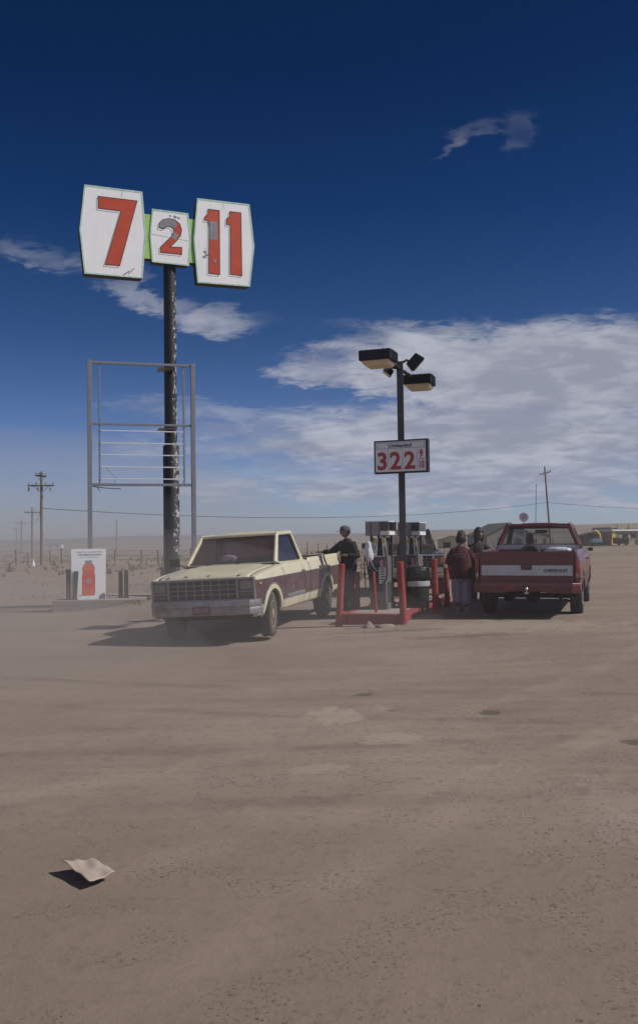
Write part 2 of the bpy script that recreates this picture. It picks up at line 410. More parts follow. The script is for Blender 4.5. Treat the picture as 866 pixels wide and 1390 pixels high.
def make_ground():
    bm = B(); NA = 620
    radii = [0.0]; r = .6
    while r < 12000:
        radii.append(r); r *= 1.012 if 6 < r < 30 else (1.03 if r < 400 else 1.06)
        r = max(r, radii[-1]+.08)
    # angles: dense to the front
    ang = []
    for i in range(NA):
        t = i/NA*2-1; ang.append(pi*(.18*t+.82*t**3))
    rings = []
    for r in radii[1:]:
        rings.append([bm.verts.new((r*sin(a), r*cos(a), ground(r*sin(a), r*cos(a)))) for a in ang])
    c = bm.verts.new((0, 0, 0))
    for j in range(NA): bm.faces.new((c, rings[0][(j+1) % NA], rings[0][j]))
    for a, b in zip(rings, rings[1:]):
        for j in range(NA): bm.faces.new((a[j], a[(j+1) % NA], b[(j+1) % NA], b[j]))
    m = bpy.data.materials.new('desert_dirt'); m.use_nodes = True; k = NT(m.node_tree)
    bs = m.node_tree.nodes['Principled BSDF']; bs.inputs['Roughness'].default_value = .95; bs.inputs['Specular IOR Level'].default_value = .15
    co = k.new('ShaderNodeTexCoord').outputs['Object']
    X, Y, Z = k.sep(co)
    big = k.noise(co, .22, 5, .6); med = k.noise(co, 1.4, 7, .65, .4); fine = k.noise(co, 14, 6, .7); grit = k.noise(co, 70, 3, .7)
    streak = k.noise(k.map(co, rot=(0, 0, -.12), sc=(.10, 1, 1)), 1.1, 6, .6, .3)
    streak2 = k.noise(k.map(co, (4, 7, 0), rot=(0, 0, -.05), sc=(.06, 1, 1)), 3.2, 5, .6, .2)
    c = k.mix(k.step(big, .3, .7), (.228, .175, .141), (.300, .234, .190))
    c = k.mix(k.m('MULTIPLY', k.step(streak, .42, .70), .38), c, (.355, .283, .232))
    c = k.mix(k.m('MULTIPLY', k.step(streak2, .50, .72), .18), c, (.160, .122, .098))
    c = k.mix(k.m('MULTIPLY', k.step(med, .50, .72), .35), c, (.19, .145, .112))
    c = k.mix(k.m('MULTIPLY', k.step(fine, .52, .66), .6), c, (.165, .13, .104))
    # dark gravel, denser to the right
    gm = k.m('MULTIPLY', k.step(k.noise(k.map(co, (5, 1, 2)), 42, 6, .78), .575, .65), k.step(k.m('ADD', k.noise(co, 2.2, 4), k.m('MULTIPLY', X, .02)), .46, .62))
    c = k.mix(k.m('MULTIPLY', gm, .75), c, (.10, .082, .068))
    vor2 = k.new('ShaderNodeTexVoronoi', feature='F1'); k.put(vor2.inputs['Vector'], co); vor2.inputs['Scale'].default_value = 60
    gm2 = k.m('MULTIPLY', k.step(vor2.outputs['Distance'], .28, .12), k.step(k.noise(co, 3.3, 4), .44, .60))
    c = k.mix(k.m('MULTIPLY', gm2, .4), c, (.33, .275, .235))
    # tyre tracks swinging through the lot
    tn = k.noise(co, 1.1, 5, .7)
    for cx, cy, R_, dk in ((-22, 30, 31.5, 0), (-22, 30, 33.1, 0), (9, 40, 31.0, 1), (9, 40, 32.7, 1), (-4, 60, 53.0, 1), (-4, 60, 54.6, 1), (30, -14, 33.5, 0), (30, -14, 35.1, 0)):
        dx = k.m('SUBTRACT', X, cx); dy = k.m('SUBTRACT', Y, cy); dd = k.m('SQRT', k.m('ADD', k.m('MULTIPLY', dx, dx), k.m('MULTIPLY', dy, dy)))
        e = k.m('ABSOLUTE', k.m('SUBTRACT', k.m('ADD', dd, k.m('MULTIPLY', tn, .25)), R_+.12))
        f = k.m('MULTIPLY', k.step(e, .20, .06), k.m('MULTIPLY', k.step(tn, .38, .60), .42))
        c = k.mix(f, c, (.15, .118, .095) if dk else (.36, .285, .23))
    # pale bare slabs and darker broken spots
    wob = k.m('ADD', k.m('MULTIPLY', k.m('SUBTRACT', k.noise(co, 3.2, 3, .6), .5), 5.0), k.m('MULTIPLY', k.m('SUBTRACT', k.noise(co, 13, 8, .72), .5), 4.0))
    def patch(cx, cy, rx, ry, col, amt):
        nonlocal c
        a = k.m('DIVIDE', k.m('SUBTRACT', X, cx), rx); b = k.m('DIVIDE', k.m('SUBTRACT', Y, cy), ry)
        d = k.m('ADD', k.m('ADD', k.m('MULTIPLY', a, a), k.m('MULTIPLY', b, b)), wob)
        c = k.mix(k.m('MULTIPLY', k.step(d, 1.15, .70), amt*.8), c, col)
    patch(.13, 8.6, .27, .45, (.38, .305, .245), .85); patch(.57, 7.42, .26, .22, (.37, .295, .235), .7); patch(-.02, 6.44, .24, .16, (.36, .285, .225), .6)
    patch(1.72, 5.55, .17, .50, (.31, .26, .215), .75); patch(1.62, 4.95, .30, .30, (.31, .26, .215), .7)
    patch(-.62, 3.62, .42, .30, (.33, .26, .205), .38); patch(.2, 14.5, .5, .3, (.3, .25, .21), .5); patch(3.4, 15.9, 1.6, .9, (.36, .29, .23), .7)
    for a, b, r_ in POTS[:4]: patch(a, b, r_*.6, r_*.75, (.075, .064, .056), .75)
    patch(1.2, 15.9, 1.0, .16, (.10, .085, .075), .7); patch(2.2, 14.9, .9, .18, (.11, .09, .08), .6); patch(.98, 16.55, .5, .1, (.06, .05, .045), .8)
    # cracked edge of old tarmac, right foreground
    cr = k.new('ShaderNodeTexVoronoi', feature='DISTANCE_TO_EDGE'); cv = k.new('ShaderNodeVectorMath', operation='ADD'); nv = k.new('ShaderNodeTexNoise'); k.put(nv.inputs['Vector'], co); nv.inputs['Scale'].default_value = 5; nv.inputs['Detail'].default_value = 6
    k.l.new(k.map(nv.outputs['Color'], sc=(.28, .28, 0)), cv.inputs[0]); k.l.new(k.map(co, sc=(1, .7, 1)), cv.inputs[1]); k.put(cr.inputs['Vector'], cv.outputs[0]); cr.inputs['Scale'].default_value = 7; 
    near = k.m('MULTIPLY', k.step(X, 1.15, 1.5), k.m('MULTIPLY', k.step(Y, 5.6, 5.2), k.step(Y, 4.5, 4.8)))
    c = k.mix(k.m('MULTIPLY', k.m('MULTIPLY', k.step(cr.outputs['Distance'], .035, .012), near), .38), c, (.08, .066, .055))
    c = k.mix(k.m('MULTIPLY', k.step(k.m('ADD', Y, k.m('MULTIPLY', big, 2.5)), 8.0, 4.5), .45), c, (.185, .136, .100))
    # grass-brown plain beyond the lot
    far = k.step(Y, 45, 95)
    pl = k.mix(k.step(k.noise(k.map(co, sc=(.35, 1, 1)), .09, 8, .65), .38, .62), (.20, .157, .118), (.335, .270, .215))
    pl = k.mix(k.m('MULTIPLY', k.step(k.noise(co, 1.2, 5, .7), .5, .66), .6), pl, (.12, .10, .065))
    c = k.mix(far, c, pl)
    k.l.new(c, bs.inputs['Base Color'])
    b1 = k.new('ShaderNodeBump'); b1.inputs['Strength'].default_value = .75; b1.inputs['Distance'].default_value = .022
    h = k.m('ADD', k.m('ADD', k.m('MULTIPLY', med, .9), k.m('MULTIPLY', fine, .25)), k.m('ADD', k.m('MULTIPLY', grit, .10), k.m('MULTIPLY', gm, .25)))
    k.l.new(h, b1.inputs['Height']); k.l.new(b1.outputs[0], bs.inputs['Normal'])
    o = obj('ground', bm, m, smooth=True, ang=60); tag(o, kind='structure')
make_ground()
def gz(x, y): return ground(x, y)

# far blue mesa
def make_mesa():
    bm = B(); D = 2600; pts = []
    for i in range(0, 121):
        az = -.40+i*.8/120
        n = mnoise.noise(V((az*9, 2, 0)))*.5+mnoise.noise(V((az*30, 4, 0)))*.15
        e = .0105+.002*n + (.0022*sstep(.09, .11, az)*(1-sstep(.16, .18, az))) - .003*sstep(-.2, -.32, az)
        pts.append((az, e*D+60*0))
    prev = None
    for az, h in pts:
        rings = []
        for dd, hh in ((0, -3), (60, h*.55), (110, h), (600, h*.97), (750, -3)):
            rings.append(bm.verts.new(((D+dd)*sin(az), (D+dd)*cos(az), hh)))
        if prev:
            for a in range(4): bm.faces.new((prev[a], rings[a], rings[a+1], prev[a+1]))
        prev = rings
    tag(obj('mesa', bm, mat('mesa_rock', (.16, .13, .12), .95, scale=.01), smooth=True), kind='structure')
make_mesa()

# ------------------------------------------------------------------ tall numeral sign
def sign_frame(P0, yaw):
    a = rad(yaw); d = V((cos(a), sin(a), 0)); n = V((sin(a), -cos(a), 0))
    return lambda s, t, q: V((d*s - n*q)[:2] + (t,)) if False else (d*s - n*q + V((0, 0, t)))
def tall_sign():
    px, py = -3.82, 24.08; base = .20
    root = empty('pole_sign', (px, py, base), (0, 0, 0), 'tall black peeling pole carrying white panels that read 7, 2 and 11 in red', 'sign')
    bm = B(); lathe(bm, [(.165, 3.8), (.160, 9.1-base)], seg=24); obj('pole', bm, M['polepeel'], root, True)
    bm = B(); lathe(bm, [(.26, 0), (.26, .03), (.213, .032), (.208, 3.88), (.200, 3.90), (.166, 3.905)], seg=24); obj('pole_sleeve', bm, M['polepeel'], root, True)
    F0 = sign_frame(None, 21.5)
    off = V((0, -.27, -base))            # front face stands ahead of the pole
    def F(s, t, q): return F0(s, t, q)+off
    def panel(poly, th, name, q0=0):
        bm = B(); prism(bm, poly, F, q0, q0+th, 0, 1)
        p = obj(name, bm, [M['signwhite'], M['signside']], root, bev=.006)
        rb = B(); cx = sum(x for x, _ in poly)/len(poly); cy = sum(y for _, y in poly)/len(poly)
        ins = [(cx+(x-cx)*.985, cy+(y-cy)*.991) for x, y in poly]
        ribbon(rb, ins, .038, F, q0-.006, d2=q0-.0005); obj('worn_edge', rb, M['signrim'], p)
        return p
    p7 = panel([(-2.10, 10.61), (-.655, 10.61), (-.565, 9.5), (-.66, 8.37), (-2.11, 8.36), (-2.225, 9.47)], .34, 'sign_panel')
    p2 = panel([(-.39, 10.2), (.545, 10.19), (.615, 9.53), (.555, 8.82), (-.40, 8.83), (-.45, 9.5)], .30, 'sign_panel', .02)
    p11 = panel([(.795, 10.62), (2.22, 10.63), (2.345, 9.52), (2.21, 8.41), (.785, 8.39), (.69, 9.52)], .34, 'sign_panel')
    bm = B(); prism(bm, [(-.60, 10.06), (.74, 10.065), (.74, 8.905), (-.60, 8.90)], F, .035, .27, 0, 1); obj('connector', bm, [M['green'], M['signside']], root)
    def numeral(poly, parent, q0, patches=(), sh=(-.045, -.055)):
        bm = B(); prism(bm, poly, F, q0-.0045, q0-.0025); o = obj('numeral', bm, M['signred'], parent)
        bm = B(); ribbon(bm, poly, .016, F, q0-.0070, d2=q0-.0048); ribbon(bm, [(x+sh[0], y+sh[1]) for x, y in poly], .010, F, q0-.0022, d2=q0-.0005)
        obj('outline', bm, M['ink'], parent)
        for pp in patches:
            bm = B(); prism(bm, pp, F, q0-.0060, q0-.0047); obj('bare_patch', bm, M['peelgrey'], parent)
    numeral([(-1.766, 10.36), (-.783, 10.36), (-1.234, 8.637), (-1.597, 8.63), (-1.19, 10.05), (-1.762, 10.055)], p7, 0)
    two = [(-.216, 9.743), (-.203, 9.869), (-.115, 9.96), (.035, 10.008), (.197, 9.99), (.322, 9.897), (.377, 9.747), (.345, 9.586), (.218, 9.416), (.066, 9.262), (.374, 9.28), (.372, 9.094), (-.184, 9.093), (-.183, 9.236), (-.045, 9.388), (.112, 9.542), (.176, 9.649), (.158, 9.747), (.083, 9.801), (-.011, 9.791), (-.092, 9.738), (-.117, 9.72)]
    numeral(two, p2, .02, [[(-.214, 9.745), (-.2, 9.865), (-.115, 9.955), (.035, 10.002), (.19, 9.985), (.235, 9.90), (.25, 9.82), (.16, 9.76), (.083, 9.798), (-.011, 9.79), (-.092, 9.74)], [(.10, 9.62), (.20, 9.66), (.30, 9.60), (.22, 9.46), (.12, 9.50)]])
    numeral([(1.084, 10.372), (1.39, 10.371), (1.385, 8.65), (1.087, 8.66), (1.11, 10.059), (.985, 10.068), (.998, 10.165), (1.083, 10.239)], p11, 0,
            [[(1.06, 10.06), (1.33, 10.06), (1.335, 9.60), (1.27, 9.56), (1.105, 9.57), (1.10, 9.9)], [(1.22, 9.03), (1.27, 9.06), (1.30, 9.0), (1.26, 8.95)]])
    numeral([(1.676, 10.379), (1.985, 10.378), (1.993, 8.675), (1.671, 8.689), (1.685, 10.008), (1.58, 10.022), (1.589, 10.183), (1.674, 10.231)], p11, 0)
    bm = B()
    for s, t, r in ((.98, 9.22, .055), (1.03, 9.14, .05), (.97, 9.08, .045), (.2, 10.06, .05), (.30, 10.05, .035), (.08, 10.08, .03), (1.0, 9.32, .02)):
        poly = [(s+r*cos(a*pi/5)*(1+.5*random.uniform(-1, 1)), t+r*.7*sin(a*pi/5)*(1+.4*random.uniform(-1, 1))) for a in range(10)]
        bm = B(); prism(bm, poly, F, .017 if s < .6 else -.003, .0194 if s < .6 else -.0006); obj('bare_patch', bm, M['peelgrey'], p2 if s < .6 else p11)
    for q_, pts_, w_, par in ((0, [(-1.14, 8.41), (-.99, 8.52)], .02, p7), (0, [(-1.02, 8.44), (-.87, 8.60)], .016, p7), (0, [(-1.17, 10.58), (-1.17, 10.42)], .006, p7), (0, [(1.5, 10.58), (1.5, 10.42)], .006, p11), (.02, [(-.42, 9.55), (-.1, 9.52), (.1, 9.5), (.58, 9.47)], .006, p2)):
        bm = B(); ribbon(bm, pts_, w_, F, q_-.003, closed=False, d2=q_-.0006); obj('rust_scratch', bm, M['signside'], par)
tall_sign()

def reader_frame():
    root = empty('sign_frame', (-4.464, 23.3, .222), (0, 0, rad(16)), 'empty grey steel reader board frame on two legs in front of the black pole', 'sign frame')
    k = .981; Z = lambda z: 1.535+(z-1.535)*k-.222; W = lambda v: v*k
    def part(n, c, sz, m, bv=.004):
        bm = B(); box(bm, c, sz); return obj(n, bm, m, root, bev=bv)
    for s_ in (-1.262, 1.354): part('leg', (W(s_), 0, Z(6.24)/2), (.108, .12, Z(6.24)), M['galv'], .006)
    for z, d, h in ((6.19, .08, .06), (4.62, .07, .05), (3.075, .10, .065)): part('rail', (W(.045), 0, Z(z)), (W(2.49), d, h), M['galv'])
    for s_ in (-1.02, 1.115): part('upright', (W(s_), .005, Z(4.62)), (.045, .05, 3.0), M['galv'])
    for z in (4.45, 4.134, 3.835, 3.528, 3.223): part('letter_rail', (W(.05), -.02, Z(z)), (2.06, .03, .028), M['barwhite'], .003)
    for z in (6.12, 4.55): part('pole_bracket', (W(.70), .30, Z(z)), (.42, .55, .02), M['galv'])
    bm = B(); tube(bm, [(W(-1.2), -.05, Z(3.03)), (W(-.9), -.09, Z(2.985)), (W(-.5), -.06, Z(2.97))], .012, 6); obj('loose_wire', bm, M['wire'], root)
    bm = B(); tube(bm, [(W(-1.1), -.05, Z(3.04)), (W(-1.02), -.07, Z(2.91))], .01, 6); obj('loose_wire', bm, M['wire'], root)
    bm = B(); tube(bm, [(W(-.85), 0, Z(3.5)), (W(-.62), .02, Z(3.25)), (W(-.66), .02, Z(3.1))], .004, 4); obj('loose_wire', bm, M['wire'], root)
reader_frame()

def sign_base():
    a = rad(3); R = Matrix.Rotation(a, 4, 'Z'); FL = V((-6.44, 22.42, 0)); bm = B()
    c = FL + R @ V((1.9, 1.35, -.10))
    box(bm, c, (3.8, 2.7, .66), a)
    tag(obj('concrete_base', bm, M['concrete'], bev=.02), 'low grey concrete slab under the tall sign pole and poster', 'concrete slab')
    posts = [((-6.14, 22.76), 0, .74, 'dark square post standing behind the left edge of the drink poster'), ((-5.94, 22.57), .055, .70, 'dark leaning square post in front of the drink poster'),
             ((-4.96, 23.2), 0, .68, 'dark square post, left one of the pair right of the poster'), ((-4.80, 23.10), 0, .70, 'dark square post, right one of the pair right of the poster'), ((-3.98, 23.6), 0, .72, 'dark square post beside the foot of the tall black pole')]
    for (x, y), lean, h, lb in posts:
        bm = B(); box(bm, (0, 0, h/2), (.105, .10, h)); box(bm, (0, 0, .012), (.16, .16, .02))
        o = obj('guard_post', bm, M['postdark'], bev=.006); o.location = (x, y, .225); o.rotation_euler = (0, lean, rad(12))
        tag(o, lb, 'post', 'dark guard posts round the sign base')
sign_base()

def poster():
    x0, y0, zb = -6.03, 22.60, .226
    root = empty('poster_board', (x0, y0, zb), (0, 0, rad(20)), 'white poster board showing a red drink bottle, standing on the concrete slab', 'poster')
    sc = .972
    def F(s, t, q): return V((s*sc, q, (t-.205)*sc))
    bm = B(); prism(bm, [(.0, 1.477), (.853, 1.468), (.842, .21), (.012, .205)], F, 0, .035, 0); obj('board', bm, M['posterw'], root, bev=.003)
    body = [(.343, 1.107), (.518, 1.107), (.545, 1.07), (.573, 1.012), (.576, .92), (.558, .873), (.586, .815), (.586, .33), (.57, .306), (.28, .304), (.264, .33), (.265, .821), (.291, .878), (.273, .92), (.276, 1.012), (.305, 1.07)]
    bm = B(); prism(bm, body, F, -.004, -.001); b = obj('bottle_print', bm, M['orange'], root)
    bm = B(); prism(bm, [(.35, 1.10), (.51, 1.10), (.54, 1.06), (.565, 1.0), (.567, .93), (.29, .93), (.285, 1.0), (.31, 1.06)], F, -.0055, -.0042); obj('bottle_shoulder', bm, M['orange2'], b)
    bm = B(); prism(bm, [(.35, 1.185), (.512, 1.185), (.518, 1.11), (.343, 1.11)], F, -.0055, -.001)
    for i in range(5): prism(bm, [(.36+.03*i, 1.18), (.37+.03*i, 1.18), (.37+.03*i, 1.115), (.36+.03*i, 1.115)], F, -.007, -.0056)
    obj('bottle_cap', bm, M['capgrey'], root)
    bm = B(); prism(bm, [(.36, .66), (.39, .72), (.46, .725), (.50, .69), (.48, .62), (.42, .595)], F, -.0065, -.0045); obj('label_emblem', bm, M['capgrey'], b)
    bm = B(); prism(bm, [(.28, .475), (.57, .475), (.57, .455), (.28, .455)], F, -.0065, -.0045); obj('label_line', bm, M['orange2'], b); bm = B()
    prism(bm, [(.28, .86), (.57, .86), (.57, .85), (.28, .85)], F, -.0065, -.0045); obj('label_line', bm, M['orange2'], b)
    bm = B(); prism(bm, [(.66, .215), (.70, .30), (.75, .345), (.80, .36), (.835, .33), (.835, .215)], F, -.004, -.001); obj('printed_rock', bm, M['posterdark'], root)
    bm = B(); prism(bm, [(.17, .30), (.26, .33), (.26, .31), (.22, .29)], F, -.004, -.001); obj('printed_shadow', bm, M['capgrey'], root)
    # two lines of heading, too weathered to read: broken strokes as in the picture
    rnd = random.Random(3)
    for row, (s0, s1, t, h) in enumerate(((.13, .73, 1.395, .022), (.17, .74, 1.325, .045), (.22, .68, 1.262, .014))):
        s = s0; bm = B()
        while s < s1:
            w = rnd.uniform(.012, .035); prism(bm, [(s, t+h/2), (s+w, t+h/2), (s+w, t-h/2*rnd.uniform(.2, 1)), (s, t-h/2)], F, -.003, -.001); s += w+rnd.uniform(.004, .02)
        obj('heading', bm, M['capgrey'], root)
poster()

# ------------------------------------------------------------------ fuel island
AX = V((.290, .957, 0)); PX = V((.957, -.290, 0)); ISL = V((1.50, 16.88, 0))      # front right corner
ISZ = .215
def isl(a, b, z=0):      # a metres back along the island, b metres left of its right edge
    p = ISL + AX*a - PX*b; return V((p.x, p.y, z))
IY = atan2(AX.y, AX.x)
def island():
    L, W = 5.6, 1.22
    root = empty('fuel_island', isl(L/2, W/2, 0), (0, 0, IY), 'concrete fuel island with worn red painted kerb between the two pickups', 'fuel island')
    bm = B(); box(bm, (0, 0, ISZ-.20), (L-.30, W-.30, .4)); obj('slab', bm, M['concrete'], root)
    bm = B()
    for s in (-1, 1): box(bm, (0, s*(W/2-.075), ISZ-.195), (L, .15, .40))
    for s in (-1, 1): box(bm, (s*(L/2-.075), 0, ISZ-.197), (.15, W-.302, .40))
    obj('kerb', bm, M['kerbred'], root, bev=.02)
island()
def bollard(x, y, z0, h, r, lx, ly, lb):
    bm = B(); n = 6
    lathe(bm, [(r, -.1)]+[(r, h*i/n) for i in range(1, n)]+[(r, h-.012), (r*.8, h), (.001, h+.004)], seg=16)
    o = obj('bollard', bm, M['postred'], smooth=True, ang=40); o.location = (x, y, z0); o.rotation_euler = (ly, lx, 0)
    tag(o, lb, 'bollard', 'red steel bollards round the fuel island')
bollard(.33, 16.98, gz(.33, 16.98), 1.14, .062, .06, .02, 'leaning red bollard at the left front corner of the island, in front of the man')
bollard(1.50, 16.80, gz(1.5, 16.8), 1.13, .064, -.05, .02, 'red bollard at the right front corner of the island, below the price sign')
bollard(2.27, 18.35, gz(2.27, 18.35), 1.10, .064, -.02, .0, 'straight red bollard on the right side of the island beside the woman')
bollard(.745, 18.62, ISZ, .72, .048, 0, 0, 'short dark red bollard right behind the man by the left kerb')
bollard(1.04, 17.45, ISZ, .76, .026, -.05, 0, 'thin leaning red post close in front of the left pump')
bollard(2.72, 19.98, gz(2.72, 19.98), .86, .058, -.03, .0, 'red bollard behind, partly hidden by the woman in the maroon shirt')
bollard(1.22, 20.6, ISZ, .80, .05, 0, 0, 'red post at the back left of the island behind the left pump')

def pump(at, name_label, flip=False):
    root = empty('fuel_pump', at, (0, 0, IY), name_label, 'fuel pump', None)
    # local x: along the island (away from camera), y: to the left
    W, D = .32, .72
    bm = B(); box(bm, (0, 0, .06), (D+.04, W+.05, .12)); box(bm, (0, 0, .58), (D, W, .92)); obj('cabinet', bm, M['pumpbody'], root, bev=.012)
    bm = B(); box(bm, (-.05, -W/2-.003, .30), (D*.55, .006, .44)); box(bm, (-D/2-.004, .02, .62), (.008, W*.75, .55)); obj('dark_panel', bm, M['pumpdark'], root)
    bm = B()
    for sx in (-1, 1):
        for sy in (-1, 1): box(bm, (sx*(D/2-.05), sy*(W/2-.03), 1.24), (.055, .04, .42))
    box(bm, (0, 0, 1.20), (D-.2, W-.1, .40))
    obj('column', bm, M['pumpdark'], root)
    # three-part display head
    hw, hd = .46, .80
    head = B(); box(head, (0, 0, 1.575), (hd, hw, .27)); h = obj('display_head', head, M['pump'], root, bev=.01)
    bm = B(); box(bm, (0, 0, 1.716), (hd+.02, hw+.02, .016)); obj('sunlit_head_top', bm, M['white'], h)  # white sheet stands in for sunlight along the head's top edge
    bm = B()
    bm.free()
    for y in (.12, -.06):
        bm = B(); box(bm, (-hd/2-.003, y, 1.575), (.006, .012, .265)); obj('seam', bm, M['rubber'], h)
    bm = B(); box(bm, (-hd/2-.005, -.155, 1.62), (.010, .15, .15)); box(bm, (-.05, -hw/2-.005, 1.62), (hd*.8, .010, .15)); s = obj('screen', bm, M['screen'], root)
    for (tx, tz, sz) in ((-.155, 1.635, .05), (-.155, 1.575, .04)):
        text('price_digits', '1.35' if sz > .045 else '4.18', sz, M['peelgrey'], s, Matrix.Translation((-hd/2-.012, tx, tz)) @ Matrix.Rotation(rad(-90), 4, 'Z') @ Matrix.Rotation(rad(90), 4, 'X'), ext=.001)
    bm = B(); box(bm, (-hd/2-.006, -.155, 1.485), (.012, .17, .075)); box(bm, (-.05, -hw/2-.006, 1.485), (hd*.8, .012, .07)); lp = obj('head_label', bm, M['label'], root)
    # leaning white side labels with yellow tops
    for y, l in ((.035, .10), (-.14, -.08)):
        bm = B(); R = Matrix.Rotation(l, 4, 'X'); box(bm, (-D/2-.02, y, 1.22), (.012, .075, .36), R); b = obj('side_label', bm, M['label'], root)
        bm = B(); box(bm, (-D/2-.028, y-l*.12, 1.33), (.006, .055, .09), R); obj('label_top', bm, M['yellow'], b)
        bm = B()
        for i in range(4): box(bm, (-D/2-.028, y+l*.05, 1.12+.035*i), (.004, .035, .014), R)
        obj('label_print', bm, M['ink'], b)
    bm = B(); box(bm, (-D/2-.03, 0, 1.035), (.07, W, .02)); obj('ledge', bm, M['steel'], root)
    # notice taped low on the pump with its tag
    bm = B(); box(bm, (-D/2-.014, -.10, .66), (.006, .15, .32)); b = obj('notice', bm, M['label'], root)
    bm = B()
    for i in range(6): box(bm, (-D/2-.019, -.10+.01*(i % 2), .54+.05*i), (.004, .09-.03*(i % 3 == 0), .018))
    obj('notice_print', bm, M['ink'], b)
    bm = B(); box(bm, (-D/2-.016, -.075, .90), (.006, .048, .13)); obj('pink_tag', bm, M['pink'], root)
    # nozzle and hose
    bm = B(); tube(bm, [(-D/2-.05, .12, 1.02), (-D/2-.09, .10, .92), (-D/2-.10, .04, .80)], [.022, .028, .014], 8); tube(bm, [(-D/2-.07, .17, .98), (-D/2-.09, -.01, .74)], .012, 6)
    obj('nozzle', bm, M['steel'], root, True)
    bm = B(); pts = []
    for i in range(25):
        t = i/24; pts.append((-D/2-.06-.05*sin(pi*t), .17-.34*t+.10*sin(2*pi*t), 1.28-.9*sin(pi*t)**.8*(.55+.6*t) if t < 1 else 1.2))
    tube(bm, pts, .014, 8); tube(bm, [(-D/2-.05, .2, 1.3), (-D/2-.12, .24, .9), (-D/2-.10, .22, .35), (-D/2-.05, .12, .18), (-D/2-.02, .0, .16)], .013, 8)
    tube(bm, [(0, W/2+.02, 1.3), (-.1, W/2+.09, .8), (-.05, W/2+.07, .3), (.1, W/2+.02, .9)], .014, 8)
    obj('hose', bm, M['rubber'], root, True)
    return root
p1 = isl(1.45, .72, ISZ); p2 = isl(3.05, .42, ISZ)
pump(p1, 'grey fuel pump left of the lamp pole, with a white plastic bag over its nozzle')
pump(p2, 'grey fuel pump right of the lamp pole, behind the black trash barrel')
def bag():
    bm = B(); c = p1 + PX*(-.15) + AX*(-.44); rings = []
    prof = [(-.02, .05), (.02, .08), (.07, .075), (.14, .09), (.22, .10), (.30, .095), (.35, .08), (.38, .04)]
    for i, (dz, r) in enumerate(prof):
        rings.append(ering((0, 0, .47-dz), r*.9, r*.75, .3, 18, .55, 3))
    loft(bm, rings); o = obj('plastic_bag', bm, M['bagplastic'], smooth=True, ang=180); o.location = c + V((0, 0, .84)); tag(o, 'crumpled white plastic bag pulled over the nozzle of the left pump', 'plastic bag')
bag()
def trash():
    c = isl(2.05, .18, ISZ+.002); c = V((1.945, 18.72, ISZ+.002))
    root = empty('trash_barrel', c, (0, 0, .3), 'black trash barrel with a black bin bag and pale rim beside the lamp pole', 'trash barrel')
    bm = B(); lathe(bm, [(.225, 0), (.235, .02), (.235, .20), (.240, .42)], seg=32); obj('barrel', bm, M['barrel'], root, True, ang=50)
    bm = B(); lathe(bm, [(.242, .415), (.258, .42), (.262, .47), (.258, .52), (.24, .525)], seg=32); obj('rim_band', bm, M['silver'], root, True, ang=50)
    bm = B(); rings = []
    for z, r in ((.50, .245), (.56, .262), (.64, .268), (.72, .262), (.78, .255), (.81, .235), (.80, .20), (.72, .17)): rings.append(ering((0, 0, z), r, r, 0, 32, .07, 5))
    loft(bm, rings); obj('bin_bag', bm, M['binbag'], root, True, ang=180)
trash()

